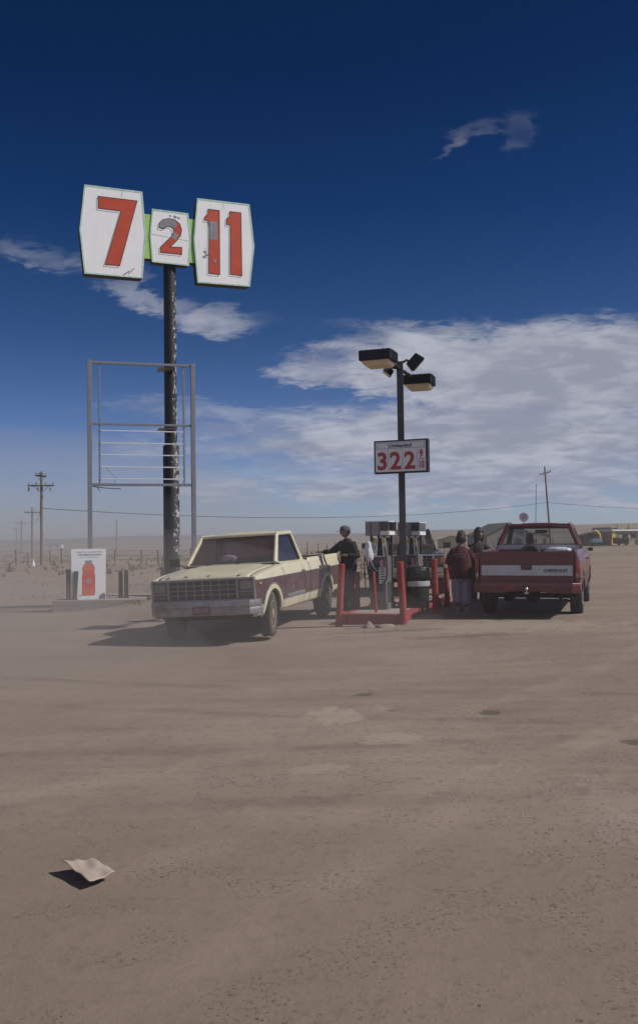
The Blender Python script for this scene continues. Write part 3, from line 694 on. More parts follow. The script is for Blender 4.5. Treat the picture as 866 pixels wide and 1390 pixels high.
# ------------------------------------------------------------------ lamp pole and price sign
def lamp_pole():
    x, y = 1.665, 18.6; zb = ISZ
    root = empty('lamp_pole', (x, y, zb), (0, 0, 0), 'dark square lamp pole with two flat black floodlights and two small spotlights on top', 'lamp pole')
    bm = B(); box(bm, (0, 0, 2.47), (.125, .125, 4.94)); obj('pole', bm, M['lpole'], root, bev=.01)
    bm = B(); box(bm, (0, 0, .012), (.26, .26, .022)); 
    for i in (-1, 1):
        for j in (-1, 1): lathe(bm, [(.014, .02), (.014, .06), (.008, .062)], c=(i*.1, j*.1, 0), seg=8)
    obj('base_plate', bm, M['lpole'], root)
    z1 = 4.90
    bm = B(); tube(bm, [(-.38, -1.0, z1-.03), (0, 0, z1-.12), (.3, .75, z1-.12)], .035, 8); tube(bm, [(0, 0, z1), (.15, .05, z1+.08), (.26, .08, z1+.02)], .028, 8); tube(bm, [(0, 0, z1-.1), (-.18, .1, z1-.05)], .028, 8)
    obj('arm', bm, M['lamphouse'], root, True)
    def head(c, yaw, w, d, name='lamp_head'):
        R = Matrix.Translation(V(c)) @ Matrix.Rotation(rad(yaw), 4, 'Z')
        bm = B(); box(bm, (0, 0, 0), (w, d, .19)); 
        for i in range(5): box(bm, (w/2-.02, -d/2+.1+i*(d-.2)/4, .0), (.07, .03, .20))
        for i in range(7): box(bm, (-w/2+.06+i*(w-.12)/6, 0, .095), (.02, d-.04, .03))
        h = obj(name, bm, M['lamphouse'], root, bev=.008); h.matrix_local = R
        bm = B(); n = 5
        rings = []
        for i in range(n+1):
            t = i/n; s = cos(t*1.15); rings.append([V((sx*(w/2-.04)*(.62+.38*s), sy*(d/2-.04)*(.62+.38*s), -.096-.10*t)) for sx, sy in ((-1, -1), (1, -1), (1, 1), (-1, 1))])
        loft(bm, rings); obj('lens', bm, M['lens'], h, bev=.01)
        return h
    head((1.18-x, 17.72-y, 5.08-zb), -20, .62, .58)
    head((2.18-x, 19.75-y, 4.96-zb), -17, .60, .58)
    def spot(c, rot, s):
        R = Matrix.Translation(V(c)) @ Matrix.Rotation(rot[2], 4, 'Z') @ Matrix.Rotation(rot[1], 4, 'Y') @ Matrix.Rotation(rot[0], 4, 'X')
        bm = B(); box(bm, (0, 0, 0), (.26*s, .28*s, .16*s), taper=.8); h = obj('spotlight', bm, M['lamphouse'], root, bev=.015); h.matrix_local = R
        bm = B(); box(bm, (0, 0, -.085*s), (.22*s, .24*s, .02)); obj('lens', bm, M['lens'], h)
    spot((1.975-x, 18.7-y, 5.17-zb), (rad(10), rad(-48), rad(-8)), 1.3)
    spot((1.45-x, 18.75-y, 4.99-zb), (rad(0), rad(40), rad(0)), .8)
lamp_pole()
def price_sign():
    root = empty('price_sign', (1.655, 18.44, 3.22), (0, 0, rad(-22)), 'white price board reading Unleaded 322 9/10, mounted on the lamp pole', 'price sign')
    def F(s, t, q): return V((s, q, t-3.22))
    bm = B(); prism(bm, [(-.555, 3.552), (.56, 3.552), (.56, 2.89), (-.555, 2.89)], F, -.07, .07); obj('case', bm, M['lpole'], root, bev=.008)
    bm = B(); prism(bm, [(-.52, 3.52), (.515, 3.52), (.515, 2.922), (-.52, 2.922)], F, -.076, -.0702); b = obj('face', bm, M['pricewhite'], root)
    bm = B(); ribbon(bm, [(-.497, 3.500), (.494, 3.500), (.492, 3.385), (-.499, 3.385)], .008, F, -.0785, d2=-.0762)
    ribbon(bm, [(-.25, 3.37), (-.25, 2.94)], .005, F, -.0785, d2=-.0762, closed=False); ribbon(bm, [(.04, 3.37), (.04, 2.94)], .005, F, -.0785, d2=-.0762, closed=False); ribbon(bm, [(.34, 3.37), (.34, 2.94)], .005, F, -.0785, d2=-.0762, closed=False)
    obj('panel_line', bm, M['peelgrey'], b)
    RX = Matrix.Rotation(rad(90), 4, 'X')
    def T(s, x, z, size, m, **k): text('lettering', s, size, m, root, Matrix.Translation((x, -.079, z-3.22)) @ RX, **k)
    T('Unleaded', -.01, 3.405, .108, M['ink'], sx=1.18, bold=.0012)
    T('3', -.378, 2.975, .475, M['pricered'], bold=.014, sx=.98)
    T('2', -.105, 2.975, .475, M['pricered'], bold=.014, sx=.98)
    T('2', .188, 2.975, .475, M['pricered'], bold=.014, sx=.98)
    T('9', .422, 3.195, .205, M['pricered'], bold=.007, sx=.72)
    T('10', .422, 2.975, .205, M['pricered'], bold=.005, sx=.62)
    bm = B(); prism(bm, [(.365, 3.163), (.48, 3.163), (.48, 3.150), (.365, 3.150)], F, -.079, -.0762); obj('fraction_bar', bm, M['pricered'], root)
price_sign()

# ------------------------------------------------------------------ pickups
def lerp(a, b, t): return a+(b-a)*t
def pw(tab, x):
    if x <= tab[0][0]: return tab[0][1]
    for (a, p), (b, q) in zip(tab, tab[1:]):
        if x <= b: return lerp(p, q, (x-a)/(b-a))
    return tab[-1][1]
def pickup(P, root):
    wb, ra, zc = P['wb'], P['arch'], P['zc']; sill = P['sill']
    ztop = lambda x: pw(P['ztop'], x)
    def ys(x, z):
        y = pw(P['yprof'], z)
        if x > .3: y -= P.get('nose', .04)*((x-.3)/.45)**2
        if x < -wb-.7: y -= P.get('tailin', .015)*((-wb-.7-x)/.5)**2
        return y
    def zlo(x):
        z = sill(x) if callable(sill) else sill
        for c in (0, -wb):
            d = x-c
            if abs(d) < ra: z = max(z, zc+sqrt(ra*ra-d*d))
        return z
    bands = P['bands']       # list of (z_lower_fn, material index) ascending
    def cols(x0, x1):
        xs = [x0+(x1-x0)*i/14 for i in range(15)]
        for c in (0, -wb):
            for i in range(17):
                x = c+ra*cos(pi*i/16)*.9999
                if min(x0, x1) < x < max(x0, x1): xs.append(x)
            for e in (ra+.001, -ra-.001):
                if min(x0, x1) < c+e < max(x0, x1): xs.append(c+e)
        return sorted(set(round(x, 5) for x in xs), reverse=True)
    def side(name, x0, x1, sgn, parent=root, zt=None):
        bm = B(); X = cols(x0, x1); grid = []
        for x in X:
            lo = zlo(x); hi = (zt or ztop)(x); zs = []
            lv = [min(max(f(x), lo), hi) for f, _ in bands]+[hi]; lv[0] = lo
            for i in range(len(lv)-1):
                for j in range(4): zs.append(lerp(lv[i], lv[i+1], j/4))
            zs.append(hi)
            grid.append([bm.verts.new((x, sgn*ys(x, z), z)) for z in zs])
        for a, b in zip(grid, grid[1:]):
            for j in range(len(a)-1):
                f = bm.faces.new((a[j], b[j], b[j+1], a[j+1])); f.material_index = bands[min(j//4, len(bands)-1)][1]
        bmesh.ops.remove_doubles(bm, verts=bm.verts, dist=.0008)
        return obj(name, bm, P['mats'], parent, True, solid=.012, ang=30)
    xc = P['cabback']; xt = -wb-P['rear']; xf = P['front']; xd0, xd1 = P['door']
    def mir(d, s):
        bm = B(); mx = P['mirror']; yy = ys(mx, P['beltz']-.05)-.03
        mo = P.get('mout', .20); mh = P.get('mup', .11)
        tube(bm, [(mx, s*(yy), P['beltz']+.02), (mx+.02, s*(yy+mo*.7), P['beltz']+mh-.03)], .012, 6); box(bm, (mx+.02, s*(yy+mo), P['beltz']+mh), (.05, mo*.95, mo*.75)); obj('mirror', bm, P['mirrorm'], d, bev=.01)
    for s in (1, -1):
        side('fender', xf, xd0+.006, s)
        d = side('door', xd0-.006, xd1+.006, s)
        if not (P.get('onemirror') and s > 0): mir(d, s)
        side('cab_corner', xd1-.006, xc, s)
        side('bed_side', xc-.03, xt, s, zt=lambda x: P['bedz'])
        bm = B(); y = ys(xd1, .95); box(bm, (xd1+.13, s*(y+.012), P['beltz']-.17), (.15, .03, .035)); obj('handle', bm, P['handle'], d, bev=.006)
        # arch lips
        for c in (0, -wb):
            bm = B(); pts = []
            for i in range(25):
                a = -.25+(pi+.5)*i/24; x = c+(ra+P['lipw']*.35)*cos(a); z = zc+(ra+P['lipw']*.35)*sin(a)
                if z < P['lipz']: continue
                pts.append((x, s*(ys(x, z)+.004), z))
            ring = []
            for i, p in enumerate(pts):
                rr = V((p[0]-c, 0, p[2]-zc)).normalized(); o_ = V((0, s*.012, 0)); w = P['lipw']/2
                ring.append([bm.verts.new(V(p)+rr*w), bm.verts.new(V(p)+rr*w*.8+o_), bm.verts.new(V(p)-rr*w*.8+o_), bm.verts.new(V(p)-rr*w-o_*2)])
            for a_, b_ in zip(ring, ring[1:]):
                for j in range(3): bm.faces.new((a_[j], a_[j+1], b_[j+1], b_[j]))
            obj('wheel_arch', bm, P['lipm'], root, True, solid=.004)
        # inner wells
        for c in (0, -wb):
            bm = B(); pr = []
            for i in range(13):
                a = pi*i/12; pr.append((c+(ra+.03)*cos(a), zc+(ra+.03)*sin(a)))
            A = [bm.verts.new((x, s*.42, z)) for x, z in pr]; Bq = [bm.verts.new((x, s*(ys(x, z)-.02), z)) for x, z in pr]
            for i in range(12): bm.faces.new((A[i], A[i+1], Bq[i+1], Bq[i]))
            bm.faces.new(A)
            obj('wheel_well', bm, M['dark'], root)
        for q in P.get('mould', []):
            bm = B(); x0, x1, z0, z1, h, t = q[:6]; n = 14; prev = None
            for i in range(n+1):
                x = lerp(x0, x1, i/n); z = lerp(z0, z1, i/n); r = [bm.verts.new((x, s*(ys(x, z+dz)+dy), z+dz)) for dz, dy in ((-h/2, .001), (-h/2*.7, t), (h/2*.7, t), (h/2, .001))]
                if prev:
                    for j in range(3): bm.faces.new((prev[j], prev[j+1], r[j+1], r[j]))
                prev = r
            obj('side_trim', bm, q[6] if len(q) > 6 else M['trim'], root, True)
    # hood and fender tops
    hx0, hx1 = xf, P['cowl']; yh = P['hoody']; nx, ny = 40, 20
    def top(x, y):
        e = ys(x, ztop(x)); t = abs(y)/e
        return ztop(x)+P['crown']*(1-t**4) + P.get('crease', lambda x, y: 0)(x, y)
    bm = B(); grid = []
    for i in range(nx+1):
        x = lerp(hx0-.0, hx1, i/nx); dz = -.045*exp(-(hx0-x)/.035)
        grid.append([bm.verts.new((x+.02*(1-(abs(j/ny*2-1))**2)*(1-i/nx), lerp(-yh, yh, j/ny), top(x, lerp(-yh, yh, j/ny))+dz)) for j in range(ny+1)])
    for a, b in zip(grid, grid[1:]):
        for j in range(ny): bm.faces.new((a[j], a[j+1], b[j+1], b[j]))
    hood = obj('hood', bm, P['paint'], root, True, solid=.02, ang=18)
    if P.get('hoodholes'):
        bm = B()
        for y in (-.62, -.30, .10, .62):
            x = hx0-.055; lathe(bm, [(.028, top(x, y)-.004), (.028, top(x, y)+.004)], c=(x, y, 0), seg=10)
        obj('badge_hole', bm, M['ink'], hood)
    for s in (1, -1):
        bm = B(); prev = None
        for i in range(nx+1):
            x = lerp(hx0, hx1-.12, i/nx); e = ys(x, ztop(x))
            r = [bm.verts.new((x, s*lerp(yh+.008, e, t), lerp(top(x, yh+.008), ztop(x), t**2)-.045*exp(-(hx0-x)/.035)*(1-t))) for t in (0, .35, .7, .9, 1)]
            if prev:
                for j in range(4): bm.faces.new((prev[j], prev[j+1], r[j+1], r[j]))
            prev = r
        obj('fender_top', bm, P['paint'], root, True, solid=.012, ang=30)
    # cowl strip
    bm = B(); box(bm, (hx1-.05, 0, top(hx1, 0)-.03), (.12, 2*yh, .03)); 
    for s in (.1, -.45): tube(bm, [(hx1-.06, s, top(hx1, 0)+.01), (hx1-.13, s+.45, top(hx1, 0)+.07)], .007, 5)
    obj('wiper', bm, M['ink'], root)
    # underbody, engine block, firewall
    bm = B()
    box(bm, (-wb/2-.35, 0, .52), (wb+.9, .95, .14)); box(bm, ((xd0+xc)/2, 0, .50), (xd0-xc+.1, 1.78, .10)); box(bm, (xf-.42, 0, .70), (.55, .86, .44))
    for s in (1, -1): box(bm, (-wb/2, s*.42, .44), (wb+1.0, .08, .14))
    for c in (0, -wb): tube(bm, [(c, -.72, zc-.02), (c, .72, zc-.02)], .05, 8); 
    lathe(bm, [(.02, -.16), (.14, -.08), (.14, .08), (.02, .16)], 'Y', (-wb, 0, zc-.02), 12)
    tube(bm, [(-1.2, -.3, .36), (-wb+.4, -.3, .34), (-wb-.5, -.55, .36), (xt+.1, -.6, .36)], .035, 8); box(bm, (-wb+.9, .25, .40), (.7, .35, .2))
    box(bm, (-wb+.6, 0, .62), (.05, 1.7, .3)); box(bm, (-wb-.75, 0, .60), (.05, 1.2, .25))
    obj('chassis', bm, M['dark'], root)
    bm = B(); box(bm, (xd0+.05, 0, .85), (.04, 1.72, .62)); box(bm, (xc+.04, 0, .86), (.03, 1.70, .66)); box(bm, ((xd0+xc)/2, .85, .8), (xd0-xc, .02, .5)); box(bm, ((xd0+xc)/2, -.85, .8), (xd0-xc, .02, .5))
    box(bm, (xd0-.06, 0, P['beltz']-.10), (.32, 1.6, .16)); obj('dashboard', bm, M['inside'], root, bev=.03)
    bm = B(); box(bm, (xc+.55, 0, .78), (.5, 1.5, .2)); box(bm, (xc+.28, 0, 1.04), (.16, 1.5, .52)); obj('seat', bm, M['seat'], root, bev=.05)
    bm = B(); c = V((xd0-.36, P.get('wheelside', .38), P['beltz']-.06)); pts = [c+Matrix.Rotation(rad(25), 3, 'Y') @ V((0, .19*cos(t), .19*sin(t))) for t in [2*pi*i/24 for i in range(25)]]
    tube(bm, pts, .013, 6); tube(bm, [c, c+V((.3, 0, -.12))], .02, 6); tube(bm, [c+V((0, -.18, 0)), c+V((0, .18, 0))], .012, 5); obj('steering_wheel', bm, M['ink'], root, True)
    # cab greenhouse
    C = P['cab']   # dict: wb (windscreen base), wt, rt, rb corners as (x, y, z)
    wbp, wtp, rtp, rbp = C['wb'], C['wt'], C['rt'], C['rb']
    def panel(name, q, ins, rad_, mt, gm, parent=root, gname='pane'):
        q = [V(p) for p in q]            # bl, br, tr, tl
        def bil(s, t): return (q[0]*(1-s)+q[1]*s)*(1-t)+(q[3]*(1-s)+q[2]*s)*t
        wv = ((q[1]-q[0]).length+(q[2]-q[3]).length)/2; hv = (q[3]-q[0]).length
        def rr(l, r, b, t, rd, n=6):
            o_ = []
            for cx, cy, a0 in ((1-r, 1-t, 0), (l, 1-t, 90), (l, b, 180), (1-r, b, 270)):
                sx = 1 if cx > .5 else -1; sy = 1 if cy > .5 else -1
                for i in range(n):
                    a = rad(a0+90*i/(n-1)); o_.append((cx-sx*rd/wv+rd/wv*cos(a), cy-sy*rd/hv+rd/hv*sin(a)))
            return o_
        l, r, b, t = ins; l /= wv; r /= wv; b /= hv; t /= hv
        outer = rr(0, 0, 0, 0, .004); inner = rr(l, r, b, t, rad_)
        bm = B(); A = [bm.verts.new(bil(*p)) for p in outer]; Bv = [bm.verts.new(bil(*p)) for p in inner]; n = len(A)
        for i in range(n): bm.faces.new((A[i], A[(i+1) % n], Bv[(i+1) % n], Bv[i]))
        f = obj(name, bm, mt, parent, solid=.03)
        nrm = (q[1]-q[0]).cross(q[3]-q[0]).normalized()
        bm = B(); bm.faces.new([bm.verts.new(bil(*p)-nrm*.016) for p in inner]); obj(gname, bm, gm, f)
        bm = B(); pp = [bil(*p)+nrm*.003 for p in inner]; tube(bm, pp+[pp[0]], .011, 5, False); obj('seal', bm, P['seal'], f)
        return f
    W = lambda p, s: (p[0], s*p[1], p[2])
    panel('windscreen_frame', [W(wbp, -1), W(wbp, 1), W(wtp, 1), W(wtp, -1)], P['wsins'], .05, P['paint'], P['wsglass'])
    panel('rear_window_frame', [W(rbp, 1), W(rbp, -1), W(rtp, -1), W(rtp, 1)], P['rwins'], .07, P['paint'], P.get('reartint', M['glass']))
    for s in (1, -1):
        a, b, c_, d_ = W(wbp, s), W(rbp, s), W(rtp, s), W(wtp, s)
        q = [b, a, d_, c_] if s < 0 else [a, b, c_, d_]
        ins = P['sdins']; ins = ins if s > 0 else (ins[1], ins[0], ins[2], ins[3])
        if s > 0: panel('door_frame', [a, b, c_, d_], P['sdins'], .04, P['paint'], P.get('reartint', M['glass']))
        else: panel('door_frame', [b, a, d_, c_], (P['sdins'][1], P['sdins'][0], P['sdins'][2], P['sdins'][3]), .04, P['paint'], P.get('reartint', M['glass']))
        bm = B(); e = P['pillr']
        for p, q_ in ((wbp, wtp), (rbp, rtp)): tube(bm, [V(W(p, s))+V((0, -s*e*.6, 0)), V(W(q_, s))+V((0, -s*e*.6, 0))], e, 10)
        tube(bm, [V(W(wtp, s))+V((0, -s*e*.5, 0)), V(W(rtp, s))+V((0, -s*e*.5, 0))], e*1.15, 10); obj('pillar', bm, P['paint'], root, True)
    bm = B(); nx, ny = 10, 12; grid = []
    for i in range(nx+1):
        t = i/nx; ex = V(wtp).lerp(V(rtp), t); grid.append([bm.verts.new((ex.x+P.get('roofbow', .04)*(1-(2*j/ny-1)**2)*(1-2*t), (2*j/ny-1)*ex.y, ex.z-.004+P['roofc']*(1-abs(2*j/ny-1)**3)*(1-abs(2*t-1)**4*.8))) for j in range(ny+1)])
    for a, b in zip(grid, grid[1:]):
        for j in range(ny): bm.faces.new((a[j], a[j+1], b[j+1], b[j]))
    obj('roof', bm, P['paint'], root, True, solid=.03)
    bm = B(); tube(bm, [V(W(wtp, 1)), V((wtp[0]+.03, 0, wtp[2]+.005)), V(W(wtp, -1))], P['pillr']*.9, 10); tube(bm, [V(W(rtp, 1)), V((rtp[0]-.01, 0, rtp[2]+.005)), V(W(rtp, -1))], P['pillr']*.9, 10)
    for p in (wtp, rtp):
        for s in (1, -1):
            e = bmesh.ops.create_uvsphere(bm, u_segments=12, v_segments=8, radius=P['pillr']*1.12)
            for v in e['verts']: v.co += V(W(p, s))+V((0, -s*P['pillr']*.5, 0))
    obj('roof_edge', bm, P['paint'], root, True)
    # lower cab back and shoulders
    bm = B(); box(bm, (xc+.02, 0, (P['bedz']+rbp[2])/2-.06), (.03, 2*rbp[1]-.02, rbp[2]-P['bedz']+.16)); obj('cab_back', bm, P.get('backm', P['paint']), root)
    for s in (1, -1):
        prev = None; bm = B()
        for i in range(9):
            x = lerp(hx1-.10, xc, i/8); e = ys(x, ztop(x)); gy = lerp(wbp[1], rbp[1], i/8); r = [bm.verts.new((x, s*lerp(e, gy-.02, t), lerp(ztop(x), lerp(wbp[2], rbp[2], i/8)+.01, t**.7))) for t in (0, .5, 1)]
            if prev:
                for j in range(2): bm.faces.new((prev[j], prev[j+1], r[j+1], r[j]))
            prev = r
        obj('belt_shoulder', bm, P.get('shoulderm', P['paint']), root, True)
    # bed
    zb = P['bedz']; L = xc-.03-xt
    bm = B()
    box(bm, ((xc+xt)/2, 0, .74), (L-.04, 1.62, .03))
    for s in (1, -1): box(bm, ((xc+xt)/2, s*.80, (zb+.74)/2-.01), (L-.06, .03, zb-.76))
    box(bm, (xc-.06, 0, (zb+.74)/2), (.04, 1.60, zb-.74))
    for s in (1, -1): box(bm, (-wb, s*.70, .84), (.95, .20, .18))
    obj('bed_floor', bm, P['bedm'], root)
    for s in (1, -1):
        bm = B(); prev = None
        for i in range(11):
            x = lerp(xc-.03, xt, i/10); e = ys(x, zb)
            r = [bm.verts.new(p) for p in ((x, s*e, zb-.004), (x, s*(e-.015), zb+.014), (x, s*(.80), zb+.014), (x, s*.785, zb-.03))]
            if prev:
                for j in range(3): bm.faces.new((prev[j], prev[j+1], r[j+1], r[j]))
            prev = r
        obj('bed_rail', bm, P['railm'], root, True)
    # wheels
    for c, s in ((0, 1), (0, -1), (-wb, 1), (-wb, -1)):
        w = empty('wheel', (c, s*P['track'], zc)); w.parent = root
        if c == 0: w.rotation_euler = (0, 0, P.get('steer', 0))
        R, tw = P['rt'], P['tw']; bm = B()
        pr = [(R*.60, -tw*.42), (R*.78, -tw*.5), (R*.93, -tw*.48), (R*.985, -tw*.40), (R, -tw*.25), (R, -tw*.10), (R*.975, -.0*tw-.02), (R*.975, .02), (R, tw*.10), (R, tw*.25), (R*.985, tw*.40), (R*.93, tw*.48), (R*.78, tw*.5), (R*.60, tw*.42)]
        lathe(bm, pr, 'Y', seg=40); obj('tyre', bm, M['tyre'], w, True, ang=40)
        bm = B(); o_ = s
        pr = [(R*.605, tw*.30), (R*.62, tw*.45), (R*.58, tw*.46), (R*.55, tw*.30), (R*.50, tw*.16), (R*.36, tw*.24), (R*.24, tw*.30), (R*.22, tw*.46), (R*.12, tw*.50), (.001, tw*.50)]
        lathe(bm, [(a, b*o_) for a, b in pr], 'Y', seg=32); lathe(bm, [(R*.58, -tw*.4*o_), (R*.05, -tw*.1*o_)], 'Y', seg=24)
        rim = obj('rim', bm, P['rim'] if c == 0 else P.get('rimr', P['rim']), w, True, ang=30)
        bm = B()
        for i in range(8):
            a = 2*pi*i/8; lathe(bm, [(.026, tw*.222*o_), (.026, tw*.235*o_)], 'Y', (R*.42*cos(a), 0, R*.42*sin(a)), 8)
        obj('vent_hole', bm, M['ink'], rim)
    return dict(ys=ys, top=top, xt=xt, xf=xf, ztop=ztop)

def face_box(name, x, y0, y1, z0, z1, m, parent, d=.02, bev=.004):
    bm = B(); box(bm, (x, (y0+y1)/2, (z0+z1)/2), (d, abs(y1-y0), z1-z0)); return obj(name, bm, m, parent, bev=bev)

def old_front(root, xf, grillem, bezelm, bumperm, top, plate=True, pm=None):
    z0, z1 = .705, 1.02
    face_box('grille_shell', xf-.05, -.89, .89, z0-.05, z1+.015, M['dark'], root, .05)
    # frame round everything
    bm = B()
    for z, h in ((z1+.005, .035), (z0-.02, .04)): box(bm, (xf+.002, 0, z), (.05, 1.79, h))
    for y in (-.885, .885): box(bm, (xf+.0, y, (z0+z1)/2), (.05, .035, z1-z0+.03))
    for y in (-.60, .60): box(bm, (xf+.004, y, (z0+z1)/2), (.055, .035, z1-z0))
    obj('grille_surround', bm, bezelm, root, bev=.008)
    bm = B()
    for i in range(1, 4): box(bm, (xf-.005, 0, lerp(z0, z1-.01, i/4)), (.03, 1.17, .014))
    for i in range(1, 8): box(bm, (xf-.004, lerp(-.585, .585, i/8), (z0+z1)/2), (.03, .016, z1-z0-.03))
    obj('grille', bm, grillem, root, bev=.003)
    for s in (1, -1):
        face_box('bezel', xf-.012, s*.62, s*.89, z0+.01, z1-.02, M['pumpdark'], root, .02)
        h = face_box('headlight', xf+.002, s*.645, s*.865, .845, .99, M['lampglass'], root, .03, .02)
        face_box('turn_signal', xf+.0, s*.64, s*.875, z0+.012, .795, M['taillens'] if False else M['maroon'], root, .025, .01)
        bm = B(); box(bm, (xf+.004, s*.755, .815), (.03, .28, .016)); obj('lamp_bar', bm, bezelm, root)
    bm = B(); n = 16; rings = []
    for i in range(n+1):
        y = lerp(-.955, .955, i/n); bow = .05*(1-(y/.955)**2); wrap = -.16*max(0, (abs(y)-.87)/.085)**2
        x = xf+.10+bow+wrap; rings.append([(x-.06, y, .685), (x, y, .68), (x+.015, y, .60), (x-.005, y, .565), (x+.01, y, .53), (x-.01, y, .455), (x-.07, y, .445), (x-.08, y, .57)])
    loft(bm, [[V(p) for p in r] for r in rings]); obj('front_bumper', bm, bumperm, root, True, ang=25)
    face_box('valance', xf-.02, -.86, .86, .62, .70, M['dark'], root, .05)

def ford():
    yaw = rad(-105.8); root = empty('pickup_truck', (-1.66, 15.85, -.055), (rad(2.4), rad(1.4), yaw), 'old cream and maroon pickup facing the camera at the left side of the island', 'pickup truck')
    def crease(x, y):
        a = abs(y); return .016*sstep(.62, .56, a)*sstep(.75, .4, x)-.0+(.010 if a < .56 else 0)*0
    P = dict(wb=3.38, arch=.430, zc=.375, onemirror=True, nose=.065, reartint=M['darkglass'], sill=lambda x: .40 if x > -3.9 else .46, rear=1.15, front=.74, cabback=-2.16, door=(-.62, -1.82),
        ztop=[(-2.2, 1.175), (-.62, 1.17), (-.35, 1.15), (.3, 1.105), (.66, 1.06), (.74, 1.035)], bedz=1.20, beltz=1.175,
        yprof=[(.38, .905), (.55, .945), (.70, .955), (.97, .972), (1.0, .975), (1.03, .962), (1.14, .925), (1.22, .915)],
        bands=[(lambda x: 0, 0), (lambda x: .575, 1), (lambda x: lerp(.985, .975, -x/5) if x < .5 else .985, 0)], mats=[M['cream'], M['maroon']],
        paint=M['cream'], handle=M['chrome'], mirror=-.66, mirrorm=M['inside'], lipw=.085, lipm=M['cream'], lipz=.36,
        mould=[(.70, -.0, .985, .985, .016, .010), (0, -4.5, .985, .974, .016, .010), (-.46, -2.9, .575, .575, .014, .008), (-.75, -1.80, .615, .615, .06, .012)],
        cowl=-.50, hoody=.80, crown=.035, crease=crease, hoodholes=True, wsglass=M['windscreen'], wsins=(.04, .04, .03, .055), rwins=(.1, .1, .08, .06), sdins=(.085, .12, .02, .05),
        cab=dict(wb=(-.56, .84, 1.215), wt=(-1.04, .735, 1.705), rt=(-1.86, .72, 1.715), rb=(-2.13, .84, 1.19)), pillr=.034, roofc=.070, seal=M['rubber'],
        bedm=M['cream'], railm=M['cream'], track=.83, rt=.375, tw=.215, rim=M['rimcream'], rimr=M['rimgrey'], steer=rad(9))
    I = pickup(P, root); xf = I['xf']
    # mouldings outlining the front arch
    for s in (1, -1):
        bm = B(); pts = []
        for i in range(19):
            a = .0+pi*i/18; x = .515*cos(a); z = .375+.515*sin(a); pts.append((x, s*(I['ys'](x, z)+.008), z))
        tube(bm, pts, .008, 5); obj('arch_trim', bm, M['trim'], root, True)
        bm = B(); box(bm, (.60, s*(I['ys'](.6, .95)+.006), .925), (.10, .012, .035)); obj('side_marker', bm, M['amber'], root, bev=.004)
    old_front(root, xf, M['grille'], M['grille'], M['chrome'], I['top'])
    # number plate
    p = face_box('number_plate', xf+.172, -.13, .17, .47, .615, M['plate'], root, .006)
    RM = Matrix.Rotation(rad(90), 4, 'Z') @ Matrix.Rotation(rad(90), 4, 'X')
    t = text('plate_text', '1302-3N', .09, M['capgrey'], root, Matrix.Translation((xf+.177, .02, .515)) @ RM, sx=.8, bold=.001, ext=.001)
    # tail
    xt = I['xt']
    face_box('tailgate', xt+.02, -.78, .78, .66, 1.2, M['maroon'], root, .04)
    bm = B(); box(bm, (xt-.1, 0, .56), (.14, 1.85, .16)); obj('rear_bumper', bm, M['chrome'], root, bev=.02)
    for s in (1, -1): face_box('tail_light', xt-.012, s*.80, s*.92, .78, 1.05, M['taillens'], root, .03, .008)
    return root
FORD = ford()
# crumpled paper lying on the dashboard of the cream truck
def dash_paper():
    bm = B(); bmesh.ops.create_icosphere(bm, subdivisions=3, radius=.1)
    for v in bm.verts:
        n = mnoise.noise(v.co*14)*.04+mnoise.noise(v.co*30)*.02; v.co = v.co*(1+n*10*.5); v.co.x *= .7; v.co.z *= .85; v.co.y *= 1.5
    o = obj('crumpled_paper', bm, M['paper']); mw = Matrix.Translation((-1.66, 15.85, -.055)) @ Matrix.Rotation(rad(-105.8), 4, 'Z') @ Matrix.Rotation(rad(1.4), 4, 'Y') @ Matrix.Rotation(rad(2.4), 4, 'X')
    o.location = mw @ V((-.78, -.13, 1.295)); o.rotation_euler = (.2, 0, rad(-105)); tag(o, 'crumpled white paper behind the windscreen of the cream and maroon pickup', 'paper')
dash_paper()

